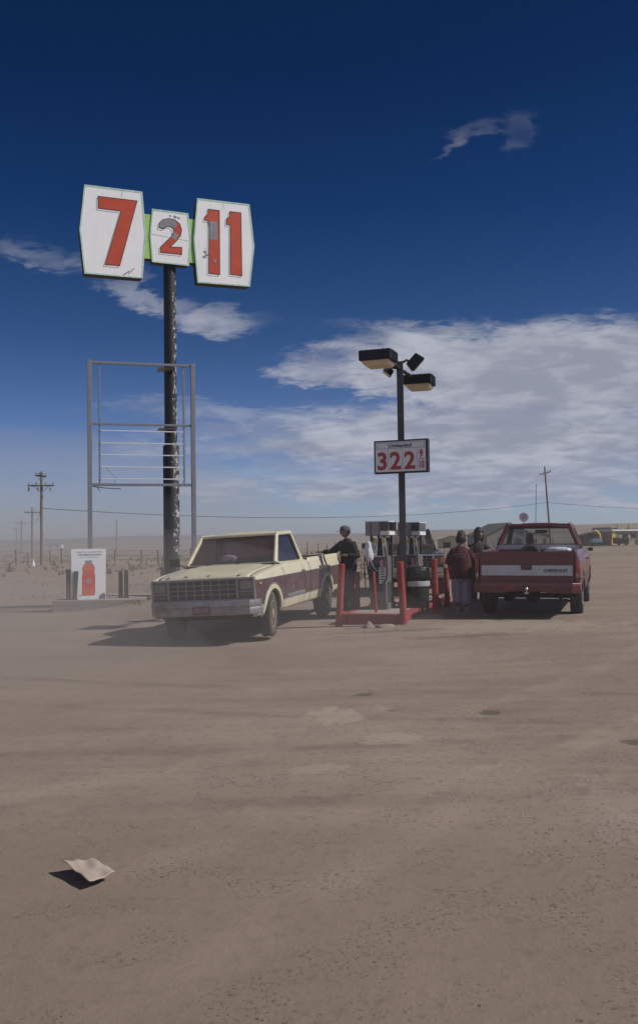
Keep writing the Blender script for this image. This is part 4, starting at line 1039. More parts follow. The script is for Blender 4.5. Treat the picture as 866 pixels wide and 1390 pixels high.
def chevy():
    root = empty('pickup_truck', (5.20, 21.45, .118), (rad(.4), rad(-.3), rad(71.9)), 'dark red pickup seen from behind with a silver band across its tailgate', 'pickup truck')
    P = dict(wb=3.34, arch=.42, zc=.365, sill=lambda x: .42 if x > -3.9 else .50, rear=1.22, front=.80, cabback=-2.02, door=(-.48, -1.72),
        ztop=[(-2.1, 1.205), (-.5, 1.17), (-.2, 1.13), (.80, .98)], bedz=1.225, beltz=1.20,
        yprof=[(.38, .915), (.50, .955), (.72, .965), (.95, .975), (1.05, .968), (1.14, .945), (1.21, .905), (1.25, .89)],
        bands=[(lambda x: 0, 0)], mats=[M['red']], nose=.06, tailin=.03,
        paint=M['red'], handle=M['red'], mirror=-.60, mout=.10, mup=.0, mirrorm=M['black'], lipw=.06, lipm=M['red'], lipz=.40, mould=[(-.5, -4.5, .70, .72, .06, .012, M['black'])],
        cowl=-.40, hoody=.80, crown=.045, wsglass=M['glass'], wsins=(.05, .05, .04, .05), rwins=(.045, .045, .03, .055), sdins=(.09, .14, .02, .06),
        cab=dict(wb=(-.42, .84, 1.185), wt=(-1.06, .67, 1.715), rt=(-1.86, .665, 1.715), rb=(-1.99, .85, 1.30)), pillr=.052, roofc=.075, roofbow=.05, seal=M['rubber'],
        bedm=M['red'], railm=M['red'], backm=M['silver'], shoulderm=M['red'], track=.83, rt=.375, tw=.235, rim=M['rimgrey'])
    I = pickup(P, root); xt = I['xt']; xf = I['xf']
    # tailgate: panel, pressed edges, silver band, handle recess
    bm = B(); box(bm, (xt+.03, 0, .925), (.05, 1.71, .59)); box(bm, (xt+.004, 0, 1.195), (.02, 1.69, .045)); box(bm, (xt+.004, 0, .655), (.02, 1.69, .04)); tg = obj('tailgate', bm, M['red'], root, bev=.012)
    bm = B(); box(bm, (xt+.002, 0, .875), (.012, 1.64, .19)); obj('silver_band', bm, M['silver'], tg, bev=.004)
    bm = B(); box(bm, (xt-.006, .0, .94), (.02, .20, .115)); obj('handle_recess', bm, M['red'], tg, bev=.01)
    bm = B(); box(bm, (xt-.018, .0, .91), (.012, .12, .018)); obj('handle', bm, M['inside'], tg, bev=.004)
    RM = Matrix.Rotation(rad(-90), 4, 'Z') @ Matrix.Rotation(rad(90), 4, 'X')
    text('lettering', 'CHEVROLET', .070, M['pumpdark'], tg, Matrix.Translation((xt-.0055, -.52, .85)) @ RM, sx=1.08, bold=.0035, ext=.001, space=1.05)
    for s in (1, -1):
        bm = B(); n = 8; rings = []
        for i in range(n+1):
            z = lerp(.70, 1.09, i/n); yo = I['ys'](xt, z)+.004; rings.append([V((xt+.10, s*(yo), z)), V((xt+.0, s*(yo-.006), z)), V((xt-.022, s*(yo-.05), z)), V((xt-.022, s*.865, z)), V((xt+.05, s*.862, z))])
        loft(bm, rings); t = obj('tail_light', bm, M['taillens'], root, bev=.004)
        bm = B(); box(bm, (xt-.024, s*.90, .79), (.006, .05, .07)); obj('reversing_lamp', bm, M['capgrey'], t)
        bm = B(); rings = []
        for i in range(5):
            z = lerp(1.09, 1.225, i/4); yo = I['ys'](xt, z); rings.append([V((xt+.10, s*yo, z)), V((xt+.0, s*(yo-.004), z)), V((xt-.01, s*(yo-.05), z)), V((xt-.01, s*.862, z)), V((xt+.05, s*.862, z))])
        loft(bm, rings); rings = []
        for i in range(5):
            z = lerp(.50, .70, i/4); yo = I['ys'](xt, z); rings.append([V((xt+.10, s*yo, z)), V((xt+.0, s*(yo-.004), z)), V((xt-.01, s*(yo-.05), z)), V((xt-.01, s*.862, z)), V((xt+.05, s*.862, z))])
        loft(bm, rings); obj('rear_post', bm, M['red'], root)
    bm = B(); n = 14; rings = []
    for i in range(n+1):
        y = lerp(-.96, .96, i/n); x = xt-.17+.10*max(0, (abs(y)-.82)/.14)**2; zl = .47 if abs(y) > .3 else .50
        rings.append([V(p) for p in ((xt+.0, y, .655), (x+.02, y, .66), (x, y, .645), (x-.004, y, .60), (x, y, zl), (xt+.0, y, zl+.03))])
    loft(bm, rings); bp = obj('rear_bumper', bm, M['red'], root, bev=.006)
    face_box('bumper_notch', xt-.178, .22, .36, .50, .62, M['kerbred'], root, .02)
    bm = B(); box(bm, (xt-.20, -.02, .475), (.16, .07, .03)); lathe(bm, [(.012, .49), (.012, .52), (.026, .53), (.03, .55), (.018, .575)], c=(xt-.25, -.02, 0), seg=12); obj('tow_hitch', bm, M['steel'], root)
    # front end (hidden side, still built)
    face_box('grille_shell', xf-.03, -.86, .86, .66, .96, M['dark'], root, .04)
    for s in (1, -1): face_box('headlight', xf, s*.60, s*.85, .74, .92, M['lampglass'], root, .04)
    bm = B(); box(bm, (xf+.08, 0, .56), (.16, 1.85, .2)); obj('front_bumper', bm, M['chrome'], root, bev=.03)
    bm = B(); box(bm, (-1.12, 0, 1.60), (.02, .26, .07)); tube(bm, [(-1.1, 0, 1.62), (-1.03, 0, 1.68)], .008, 5); obj('rear_view_mirror', bm, M['ink'], root, bev=.01)
    mw = Matrix.Translation((5.20, 21.45, .118)) @ Matrix.Rotation(rad(71.9), 4, 'Z')
    # things riding in the bed
    bm = B(); rings = [ering((0, 0, z), rx, ry, 0, 18, .35, 8) for z, rx, ry in ((0, .20, .26), (.05, .22, .34), (.10, .18, .30), (.13, .08, .16))]
    loft(bm, rings); o = obj('sack', bm, M['bagplastic'], smooth=True, ang=180); o.location = mw @ V((-2.55, -.45, 1.13)); o.rotation_euler = (0, 0, .3); tag(o, 'pale sack lying in the bed of the dark red pickup behind its tailgate', 'sack')
    bm = B(); box(bm, (0, 0, .185), (.5, .6, .37)); c = obj('crate', bm, M['wood'], bev=.01); c.location = mw @ V((-2.45, -.5, .757)); c.rotation_euler = (0, 0, rad(71.9)); tag(c, 'low wooden crate inside the bed of the dark red pickup, under the sack', 'crate')
    bm = B(); R_, r_ = .17, .055
    for i in range(24):
        pass
    tube(bm, [(R_*cos(2*pi*i/24), R_*sin(2*pi*i/24)*1.0, .0) for i in range(25)], r_, 10, False); o = obj('small_tyre', bm, M['tyre'], smooth=True, ang=180)
    o.location = mw @ V((-2.35, .13, 1.10)); o.rotation_euler = (rad(80), 0, rad(-20)); tag(o, 'small black tyre leaning behind the cab in the bed of the dark red pickup', 'tyre')
chevy()

def dark_truck():
    root = empty('pickup_truck', (2.32, 24.6, .15), (0, 0, rad(-92)), 'dark grey pickup facing the camera, mostly hidden behind the two fuel pumps', 'pickup truck')
    P = dict(wb=3.0, arch=.42, zc=.37, sill=.44, rear=1.0, front=.74, cabback=-2.02, door=(-.62, -1.72),
        ztop=[(-2.1, 1.165), (-.62, 1.135), (-.35, 1.11), (.74, 1.04)], bedz=1.19, beltz=1.165,
        yprof=[(.38, .92), (.55, .955), (.70, .965), (.97, .972), (1.03, .962), (1.14, .925), (1.22, .915)],
        bands=[(lambda x: 0, 0)], mats=[M['charcoal']],
        paint=M['charcoal'], handle=M['chrome'], mirror=-.66, mirrorm=M['inside'], lipw=.05, lipm=M['charcoal'], lipz=.40, mould=[(.6, -3.9, .62, .62, .04, .012)],
        cowl=-.50, hoody=.80, crown=.035, wsglass=M['windscreen'], wsins=(.05, .05, .04, .05), rwins=(.1, .1, .08, .06), sdins=(.085, .12, .02, .05),
        cab=dict(wb=(-.56, .80, 1.165), wt=(-1.06, .665, 1.69), rt=(-1.80, .655, 1.70), rb=(-2.0, .80, 1.19)), pillr=.025, roofc=.035, seal=M['rubber'],
        bedm=M['charcoal'], railm=M['charcoal'], track=.84, rt=.38, tw=.23, rim=M['rimgrey'])
    I = pickup(P, root)
    old_front(root, I['xf'], M['grille'], M['trim'], M['chrome'], I['top'])
    for s in (1, -1):
        face_box('corner_lamp', I['xf']+.005, s*.80, s*.90, .84, .98, M['amber'], root, .035, .01)
        face_box('corner_strip', I['xf']+.0, s*.885, s*.93, .70, .98, M['amber'], root, .05, .01)
    face_box('tailgate', I['xt']+.02, -.78, .78, .66, 1.18, M['charcoal'], root, .04)
    bm = B(); box(bm, (I['xt']-.08, 0, .56), (.14, 1.85, .16)); obj('rear_bumper', bm, M['chrome'], root, bev=.02)
dark_truck()

# ------------------------------------------------------------------ people
def skin_mesh(chains, sub=2):
    """chains: list of (points, radii, links) ; one graph: dict name->(pos, rad), edges"""
    nodes, edges, roots = chains
    me = bpy.data.meshes.new('sk'); names = list(nodes); idx = {n: i for i, n in enumerate(names)}
    me.from_pydata([nodes[n][0] for n in names], [(idx[a], idx[b]) for a, b in edges], [])
    o = bpy.data.objects.new('sk', me); COL.objects.link(o)
    o.modifiers.new('k', 'SKIN'); s = o.modifiers.new('s', 'SUBSURF'); s.levels = sub; s.render_levels = sub
    for n in names:
        r = nodes[n][1]; r = r if isinstance(r, tuple) else (r, r); d = me.skin_vertices[0].data[idx[n]]; d.radius = r; d.use_root = n in roots
    bpy.context.view_layer.update()
    out = bpy.data.meshes.new_from_object(o.evaluated_get(bpy.context.evaluated_depsgraph_get()))
    bpy.data.objects.remove(o); return out
def head_bm(bm, c, yaw, pitch, s=1.0):
    """face looks along local +x ; c = centre of the head"""
    Mh = Matrix.Translation(c) @ Matrix.Rotation(yaw, 4, 'Z') @ Matrix.Rotation(pitch, 4, 'Y') @ Matrix.Scale(s, 4)
    t = bmesh.ops.create_uvsphere(bm, u_segments=28, v_segments=20, radius=1)
    for v in t['verts']:
        x, y, z = v.co; n = v.co.copy()
        X = x*.095; Y = y*.075; Z = z*.115
        if z < 0: Y *= 1-.28*(-z)**1.5; X *= 1-.10*(-z); X += .012*(-z) if x > 0 else 0
        if x > 0:
            X += .026*exp(-((y/.16)**2+((z+.12)/.20)**2))      # nose
            X += .006*exp(-((y/.5)**2+((z-.16)/.10)**2))       # brow
            X -= .010*exp(-(((abs(y)-.38)/.16)**2+((z-.02)/.12)**2))   # eye sockets
            X += .006*exp(-((y/.25)**2+((z+.48)/.09)**2))      # lips
            X += .010*exp(-((y/.3)**2+((z+.82)/.18)**2))       # chin
        v.co = Mh @ V((X, Y, Z))
    for s_ in (1, -1):
        e = bmesh.ops.create_uvsphere(bm, u_segments=8, v_segments=6, radius=1)
        for v in e['verts']: v.co = Mh @ V((-.005+v.co.x*.012, s_*.078+v.co.y*.009, -.005+v.co.z*.030))
    return Mh
def face_parts(parent, Mh):
    bm = B()
    for s_ in (1, -1):
        e = bmesh.ops.create_uvsphere(bm, u_segments=8, v_segments=6, radius=1)
        for v in e['verts']: v.co = Mh @ V((.082+v.co.x*.006, s_*.030+v.co.y*.013, .004+v.co.z*.006))
    obj('eye', bm, M['eye'], parent, True)
    bm = B(); e = bmesh.ops.create_uvsphere(bm, u_segments=8, v_segments=6, radius=1)
    for v in e['verts']: v.co = Mh @ V((.098+v.co.x*.006, v.co.y*.022, -.056+v.co.z*.006))
    obj('mouth', bm, M['mouth'], parent, True)
def hand_nodes(nodes, edges, roots, w, d, up, side, pre, curl=.5):
    """w wrist, d direction of the hand, up = back of the hand normal, side = towards the thumb"""
    w, d, up, side = V(w), V(d).normalized(), V(up).normalized(), V(side).normalized()
    nodes[pre+'palm'] = (w+d*.05, (.040*.8, .018)); nodes[pre+'palm2'] = (w+d*.085, (.036*.8, .014)); edges += [(pre+'wr', pre+'palm'), (pre+'palm', pre+'palm2')]
    for i, (off, l) in enumerate(((.026, .070), (.009, .080), (-.009, .074), (-.026, .058))):
        p = w+d*.075+side*off; nodes[f'{pre}f{i}a'] = (p, .010); roots.add(f'{pre}f{i}a')
        q = p+d*l*.5-up*l*.12*curl; r = q+d*l*.3*(1-curl*.4)-up*l*.35*curl; t = r+d*l*.15*(1-curl)-up*l*.25*curl
        for k_, pp, rr in (('b', q, .009), ('c', r, .0085), ('d', t, .007)): nodes[f'{pre}f{i}{k_}'] = (pp, rr)
        edges += [(f'{pre}f{i}a', f'{pre}f{i}b'), (f'{pre}f{i}b', f'{pre}f{i}c'), (f'{pre}f{i}c', f'{pre}f{i}d')]
    p = w+d*.03+side*.02; nodes[pre+'ta'] = (p, .012); roots.add(pre+'ta')
    nodes[pre+'tb'] = (p+d*.025+side*.028-up*.008, .011); nodes[pre+'tc'] = (p+d*.055+side*.036-up*.014, .009); edges += [(pre+'ta', pre+'tb'), (pre+'tb', pre+'tc')]
def body(J, root, s=1.0, heavy=1.0, hands=None, legs=True, head=(0, 0), mat_=None):
    N = {}; E = []; R = {'pelvis'}
    h = heavy
    N['pelvis'] = (J['pelvis'], (.15*h*s, .11*h*s)); N['waist'] = (J['waist'], (.13*h*s, .10*h*s)); N['chest'] = (J['chest'], (.16*h*s, .11*h*s)); N['neck0'] = (J['neck'], .055*s)
    N['neck1'] = (J['head'], .048*s); E += [('pelvis', 'waist'), ('waist', 'chest'), ('chest', 'neck0'), ('neck0', 'neck1')]
    for k in 'LR':
        N[k+'sh'] = (J[k+'sh'], .058*s*h); N[k+'el'] = (J[k+'el'], .042*s*h); N[k+'wr'] = (J[k+'wr'], .027*s); E += [('chest', k+'sh'), (k+'sh', k+'el'), (k+'el', k+'wr')]
        if legs:
            N[k+'hip'] = (J[k+'hip'], .088*s*h); N[k+'kn'] = (J[k+'kn'], .058*s*h); N[k+'an'] = (J[k+'an'], .040*s); N[k+'toe'] = (J[k+'toe'], .032*s)
            E += [('pelvis', k+'hip'), (k+'hip', k+'kn'), (k+'kn', k+'an'), (k+'an', k+'toe')]
        if hands and k in hands: hand_nodes(N, E, R, J[k+'wr'], *hands[k], k, hands[k+'c'] if k+'c' in hands else .5)
    me = skin_mesh((N, E, R)); bm = B(); bm.from_mesh(me)
    hc = V(J['head'])+V((0, 0, .09*s)) + V((cos(head[0]), sin(head[0]), 0))*.02
    Mh = head_bm(bm, hc, head[0], head[1], s)
    b = obj('body', bm, mat_ or M['skin'], root, True, ang=180)
    face_parts(b, Mh)
    return b, Mh
def sleeve(bm, pts, r, w=.08, seg=14, seed=0):
    pts = [V(p) for p in pts]; P2 = []; R2 = []
    n = 5
    for i in range(len(pts)-1):
        for j in range(n):
            P2.append(pts[i].lerp(pts[i+1], j/n)); R2.append(lerp(r[i], r[i+1], j/n)*(1+w*mnoise.noise(V((i*3+j*.9+seed, seed, 1)))))
    P2.append(pts[-1]); R2.append(r[-1]); tube(bm, P2, R2, seg)
def hairshell(parent, Mh, m, len_=.0, grow=1.10, seed=1, name='hair', cut=.35, rough=.05):
    bm = B(); t = bmesh.ops.create_uvsphere(bm, u_segments=32, v_segments=24, radius=1)
    for v in t['verts']:
        x, y, z = v.co; n = mnoise.noise(V((x*3+seed, y*3, z*3)))*rough+mnoise.noise(V((x*9+seed, y*9, z*9)))*rough*.6; k = grow+n
        X, Y, Z = x*.098*k, y*.080*k, z*.118*k+.012
        if x > .0 and z < cut: X = min(X, .045-.02*(cut-z)) if abs(y) < .75 else X*.8
        if z < -.1 and len_: Z -= len_*(-z-.1); Y *= 1+.25*(-z)
        if z < -.35 and not len_: X = min(X, .0); 
        if z < -.55 and not len_: Z = max(Z, -.075)
        v.co = Mh @ V((X-.006, Y, Z))
    return obj(name, bm, m, parent, True, ang=180)

def man():
    x, y = .62, 20.05; z = gz(x, y)
    root = empty('person', (x, y, z), (0, 0, rad(213)), 'person in grey cap, black shirt and dark jeans leaning on the cream pickup bed', 'person')
    # local +x is where the chest faces: towards the truck and half towards the camera
    J = dict(pelvis=(0, 0, .97), waist=(.0, 0, 1.12), chest=(.01, 0, 1.37), neck=(.02, 0, 1.51), head=(.045, -.01, 1.585),
             Rsh=(.02, -.195, 1.42), Rel=(.20, -.36, 1.24), Rwr=(.38, -.46, 1.25), Lsh=(.02, .195, 1.42), Lel=(-.02, .30, 1.15), Lwr=(.20, .20, 1.17),
             Rhip=(0, -.10, .93), Rkn=(.04, -.13, .50), Ran=(-.02, -.15, .08), Rtoe=(.13, -.18, .035), Lhip=(0, .10, .93), Lkn=(.05, .13, .50), Lan=(.0, .17, .08), Ltoe=(.15, .20, .035))
    b, Mh = body(J, root, 1.06, 1.0, dict(R=((.8, -.5, -.05), (0, 0, 1), (.5, .8, 0)), Rc=.25, L=((1, -.5, .1), (0, 0, 1), (-.4, -1, 0)), Lc=.6), head=(rad(-28), rad(8)))
    bm = B(); rg = [ering((c, 0, zz), rx, ry, 0, 24, .06, 2) for zz, rx, ry, c in ((.86, .160, .205, 0), (.95, .165, .21, 0), (1.12, .155, .205, .0), (1.28, .165, .225, .01), (1.38, .155, .235, .015), (1.45, .125, .205, .02), (1.50, .085, .12, .025), (1.535, .06, .07, .03))]
    loft(bm, rg)
    sleeve(bm, [(.02, -.16, 1.425), J['Rel'], (.35, -.44, 1.25)], [.092, .072, .050], seed=1); sleeve(bm, [(.02, .16, 1.425), J['Lel'], (.16, .215, 1.165)], [.092, .074, .050], seed=4)
    obj('shirt', bm, M['blackcloth'], b, True, ang=180)
    bm = B(); loft(bm, [ering((0, 0, zz), rx, ry, 0, 24, .03, 2) for zz, rx, ry in ((.80, .145, .195), (.90, .155, .195), (1.0, .145, .18))])
    sleeve(bm, [(0, -.095, .92), J['Rkn'], (-.02, -.15, .06)], [.115, .082, .075], .10, seed=2); sleeve(bm, [(0, .095, .92), J['Lkn'], (.0, .17, .06)], [.115, .082, .075], .10, seed=6)
    obj('jeans', bm, M['jeans'], b, True, ang=180)
    for k in 'RL':
        bm = B(); a, t = V(J[k+'an']), V(J[k+'toe']); d = (t-a); d.z = 0; d.normalize(); ang = atan2(d.y, d.x); c = a+d*.06
        loft(bm, [ering((c.x, c.y, zz), rx, ry, ang, 18) for zz, rx, ry in ((.0, .145, .052), (.03, .145, .054), (.06, .12, .048), (.10, .07, .042))])
        obj('shoe', bm, M['shoe'], b, True)
    bm = B()
    for i in range(14):
        a = pi*.62+i*(pi*.76)/13; p0 = Mh @ V((.092*cos(a), .076*sin(a), .03)); p1_ = Mh @ V((.085*cos(a)-.01, .070*sin(a), -.055)); tube(bm, [p0, p1_], [.016, .010], 6)
    obj('hair', bm, M['hair'], b, True)
    bm = B(); rings = []
    for i in range(9):
        t = i/8; zz = .020+.105*sin(t*pi/2); r = cos(t*pi/2)**.8*.98+.02; rings.append([Mh @ V((p.x-.004, p.y, zz+.10*p.x)) for p in ering((0, 0, 0), .112*r, .092*r, 0, 24)])
    loft(bm, rings); cap = obj('cap', bm, M['greycap'], b, True, ang=60)
    bm = B(); poly = [(.09+.085*sin(a), .072*cos(a)*1.0) for a in [pi*i/12 for i in range(13)]]
    prism(bm, [(p[0], p[1]) for p in poly], lambda s_, t_, q: Mh @ V((s_, t_, .042-.22*(s_-.1)-t_*t_*3+q)), 0, .008); obj('brim', bm, M['ink'], cap)
    bm = B(); box(bm, Mh @ V((-.100, 0, .045)), (.02, .10, .06), Mh.to_3x3().to_4x4()); obj('cap_back', bm, M['capgrey'], cap, bev=.01)
man()

def woman():
    x, y = 2.89, 19.05; z = gz(x, y)
    root = empty('person', (x, y, z), (0, 0, rad(80)), 'person seen from behind in maroon T-shirt and loose lilac trousers beside the dark red pickup', 'person')
    root.scale = (.95, .88, 1.0)
    J = dict(pelvis=(0, 0, .84), waist=(.02, 0, .98), chest=(.02, 0, 1.17), neck=(.01, 0, 1.31), head=(.03, 0, 1.37),
             Rsh=(.01, -.19, 1.23), Rel=(.12, -.28, 1.0), Rwr=(.33, -.20, .98), Lsh=(.01, .19, 1.23), Lel=(.0, .29, .97), Lwr=(.14, .27, .76),
             Rhip=(0, -.10, .80), Rkn=(.0, -.11, .44), Ran=(-.02, -.10, .08), Rtoe=(.12, -.12, .035), Lhip=(0, .10, .80), Lkn=(.02, .10, .44), Lan=(-.02, .09, .08), Ltoe=(.12, .11, .035))
    b, Mh = body(J, root, 1.0, 1.2, dict(R=((1, .2, 0), (0, 0, 1), (0, 1, 0)), L=((.3, 0, -1), (0, 1, 0), (1, 0, 0))), head=(rad(-20), rad(12)))
    bm = B(); rg = [ering((c, 0, zz), rx, ry, 0, 28, .05, 5, .92) for zz, rx, ry, c in ((.66, .205, .262, 0), (.70, .21, .26, 0), (.85, .205, .245, .01), (1.0, .195, .235, .01), (1.10, .18, .228, .01), (1.18, .155, .212, .01), (1.25, .115, .165, .01), (1.30, .085, .12, .01), (1.325, .06, .075, .015))]
    loft(bm, rg); sleeve(bm, [(.01, -.15, 1.22), (.06, -.24, 1.08), (.12, -.28, .97)], [.10, .095, .085], seed=3); sleeve(bm, [(.01, .15, 1.22), (.0, .255, 1.08), (.0, .295, .94)], [.10, .095, .085], seed=9)
    sh = obj('tshirt', bm, M['maroonshirt'], b, True, ang=180)
    bm = B(); rnd = random.Random(5)
    for row, (zz, yy0, yy1, h) in enumerate(((1.155, -.10, .15, .022), (1.105, -.08, .13, .018))):
        yy = yy0
        while yy < yy1:
            w = rnd.uniform(.01, .024); d = .188 if row == 0 else .195
            r = sqrt(max(0, 1-(yy/.245)**2)); box(bm, (.01-d*r-.006, yy, zz-(.02*(yy-.03)/.1)**2), (.008, w, h*rnd.uniform(.6, 1))); yy += w+rnd.uniform(.006, .016)
    obj('shirt_print', bm, M['capgrey'], sh)
    bm = B(); loft(bm, [ering((0, 0, zz), rx, ry, 0, 24, .03, 2) for zz, rx, ry in ((.60, .16, .20), (.72, .19, .235), (.88, .17, .21))])
    sleeve(bm, [(0, -.095, .74), (.0, -.105, .42), (-.015, -.10, .13)], [.145, .135, .118], .12, seed=2); sleeve(bm, [(0, .095, .74), (.02, .10, .42), (-.015, .09, .15)], [.145, .135, .120], .12, seed=6)
    obj('trousers', bm, M['lilac'], b, True, ang=180)
    for k in 'RL':
        bm = B(); a, t = V(J[k+'an']), V(J[k+'toe']); d = (t-a); d.z = 0; d.normalize(); ang = atan2(d.y, d.x); c = a+d*.05
        loft(bm, [ering((c.x, c.y, zz), rx, ry, ang, 18) for zz, rx, ry in ((.0, .13, .048), (.03, .13, .05), (.06, .11, .045), (.10, .055, .040))])
        obj('shoe', bm, M['shoewhite'], b, True)
    hairshell(b, Mh, M['hair'], .0, 1.42, 4, rough=.26)
woman()

def bed_person():
    x, y = 3.63, 21.35; z = gz(x, y)
    root = empty('person', (x, y, z), (0, 0, rad(-82)), 'person with long dark hair facing the camera, arm resting on the red pickup side', 'person')
    J = dict(pelvis=(-.05, 0, .88), waist=(-.03, 0, 1.03), chest=(.0, 0, 1.22), neck=(.02, 0, 1.37), head=(.045, 0, 1.45),
             Rsh=(.0, -.17, 1.28), Rel=(.10, -.26, 1.05), Rwr=(.24, -.10, 1.10), Lsh=(.0, .17, 1.28), Lel=(.16, .24, 1.17), Lwr=(.33, .16, 1.20),
             Rhip=(-.05, -.09, .84), Rkn=(0, -.1, .46), Ran=(-.06, -.1, .08), Rtoe=(.07, -.11, .035), Lhip=(-.05, .09, .84), Lkn=(0, .1, .46), Lan=(-.06, .1, .08), Ltoe=(.07, .11, .035))
    b, Mh = body(J, root, 1.1, .9, dict(L=((1, -.2, -.1), (0, 0, 1), (0, -1, 0)), R=((.6, .6, .1), (0, 0, 1), (0, 1, 0))), head=(rad(8), rad(5)))
    bm = B(); loft(bm, [ering((c, 0, zz), rx, ry, 0, 24, .05, 5) for zz, rx, ry, c in ((.78, .16, .19, -.05), (.95, .14, .18, -.04), (1.15, .145, .195, 0), (1.26, .135, .20, 0), (1.32, .10, .16, .01), (1.38, .055, .065, .02))])
    sleeve(bm, [(.0, -.14, 1.28), J['Rel'], (.18, -.16, 1.085)], [.085, .065, .05], seed=3); sleeve(bm, [(.0, .14, 1.28), J['Lel'], (.21, .22, 1.178)], [.085, .06, .052], seed=9); obj('shirt', bm, M['blackcloth'], b, True, ang=180)
    bm = B(); loft(bm, [ering((-.05, 0, zz), rx, ry, 0, 24, .03, 2) for zz, rx, ry in ((.72, .13, .17), (.82, .15, .18), (.92, .14, .17))])
    sleeve(bm, [(-.05, -.09, .82), J['Rkn'], (-.06, -.1, .06)], [.11, .08, .07], seed=2); sleeve(bm, [(-.05, .09, .82), J['Lkn'], (-.06, .1, .06)], [.11, .08, .07], seed=6); obj('jeans', bm, M['jeans'], b, True, ang=180)
    for k in 'RL':
        bm = B(); a, t = V(J[k+'an']), V(J[k+'toe']); d = (t-a); d.z = 0; d.normalize(); ang = atan2(d.y, d.x); c = a+d*.05
        loft(bm, [ering((c.x, c.y, zz), rx, ry, ang, 18) for zz, rx, ry in ((.0, .13, .048), (.03, .13, .05), (.06, .11, .045), (.10, .055, .040))])
        obj('shoe', bm, M['shoe'], b, True)
    hairshell(b, Mh, M['hair'], .11, 1.22, 7, rough=.16)
bed_person()

def driver():
    mw = Matrix.Translation((5.20, 21.45, .118)) @ Matrix.Rotation(rad(71.9), 4, 'Z')
    c = mw @ V((-1.38, .22, .76))
    root = empty('person', c, (0, 0, rad(71.9)), 'person sitting in the red pickup cab, dark head seen through its rear window', 'person')
    J = dict(pelvis=(0, 0, .12), waist=(-.03, 0, .22), chest=(-.03, 0, .36), neck=(-.01, 0, .50), head=(.02, 0, .575),
             Rsh=(-.02, -.17, .42), Rel=(.12, -.24, .22), Rwr=(.36, -.16, .30), Lsh=(-.02, .17, .42), Lel=(.12, .24, .22), Lwr=(.36, .16, .30),
             Rhip=(.05, -.09, .11), Rkn=(.45, -.12, .16), Ran=(.60, -.12, -.16), Rtoe=(.72, -.12, -.18), Lhip=(.05, .09, .11), Lkn=(.45, .12, .16), Lan=(.60, .12, -.16), Ltoe=(.72, .12, -.18))
    b, Mh = body(J, root, .93, 1.0, dict(R=((1, .1, .2), (0, 0, 1), (0, 1, 0)), L=((1, -.1, .2), (0, 0, 1), (0, -1, 0))), head=(rad(15), 0))
    bm = B(); loft(bm, [ering((-.03, 0, zz), rx, ry, 0, 24, .05, 5) for zz, rx, ry in ((.04, .15, .18), (.2, .14, .18), (.36, .145, .195), (.43, .13, .19), (.47, .09, .13), (.51, .05, .06))])
    sleeve(bm, [(-.02, -.14, .42), J['Rel'], (.3, -.18, .28)], [.08, .06, .045]); sleeve(bm, [(-.02, .14, .42), J['Lel'], (.3, .18, .28)], [.08, .06, .045]); obj('shirt', bm, M['jeans'], b, True, ang=180)
    bm = B(); sleeve(bm, [(.0, -.09, .12), J['Rkn'], (.59, -.12, -.12)], [.10, .075, .06]); sleeve(bm, [(.0, .09, .12), J['Lkn'], (.59, .12, -.12)], [.10, .075, .06]); obj('jeans', bm, M['jeans'], b, True, ang=180)
    hairshell(b, Mh, M['hair'], .03, 1.1, 3, rough=.08)
driver()

# ------------------------------------------------------------------ utility poles, wires
def util_pole(x, y, h, arms, lean, label, r=.15, group='utility poles along the road', tr=False):
    z = gz(x, y); root = empty('utility_pole', (x, y, z), (0, lean, 0), label, 'utility pole', group)
    bm = B(); lathe(bm, [(r, -.3), (r*.9, h*.5), (r*.72, h), (r*.5, h+.05)], seg=12); obj('pole', bm, M['wood'], root, True)
    for (zz, w, yaw, tilt) in arms:
        bm = B(); R = Matrix.Rotation(yaw, 4, 'Z') @ Matrix.Rotation(tilt, 4, 'Y'); box(bm, V((0, -.12, zz)), (w, .10, .12), R); a = obj('crossarm', bm, M['wood'], root)
        bm = B(); 
        for t in (-.46, -.18, .18, .46):
            c = V((0, -.12, zz)) + (R @ V((t*w, 0, .05))); lathe(bm, [(.02, 0), (.02, .08), (.055, .09), (.06, .16), (.03, .19)], c=c, seg=8)
        obj('insulator', bm, M['peelgrey'], a)
        bm = B(); 
        for t in (-.3, .3): tube(bm, [V((0, -.06, zz-.5)), V((0, -.12, zz-.04))+(R @ V((t*w, 0, 0)))], .018, 5)
        obj('brace', bm, M['galv'], a)
    if tr:
        for t in (-.42, -.1, .32):
            bm = B(); c = (t*2.2, -.12, arms[0][0]-.42); lathe(bm, [(.05, 0), (.06, .06), (.06, .26), (.02, .32)], c=c, seg=8); obj('fuse', bm, M['peelgrey'], root)
    return root
util_pole(-20.95, 70.2, 7.05, [(6.02, 1.95, .10, 0), (6.75, 1.5, -.75, .12)], 0, 'weathered utility pole with two crossarms, the nearest and tallest at the left', .125, tr=True)
util_pole(-36.1, 117, 6.2, [(5.6, 1.9, .1, 0)], 0, 'second utility pole of the line at the left, just behind the tallest one', .14)
util_pole(-52.5, 164, 6.2, [(5.6, 1.9, .1, 0)], 0, 'third utility pole of the line at the left, small in the dusty distance', .14)
util_pole(-70, 215, 6.2, [(5.6, 1.9, .1, 0)], 0, 'farthest utility pole at the left, faint in the dust', .14)
util_pole(-32.7, 150, 5.6, [], .006, 'thin bare pole standing alone between the poster and the tall sign', .10, None)
util_pole(27.35, 110, 10.0, [(9.25, 1.5, .25, -.22)], -.055, 'leaning utility pole rising behind the cab of the dark red pickup', .125, None)
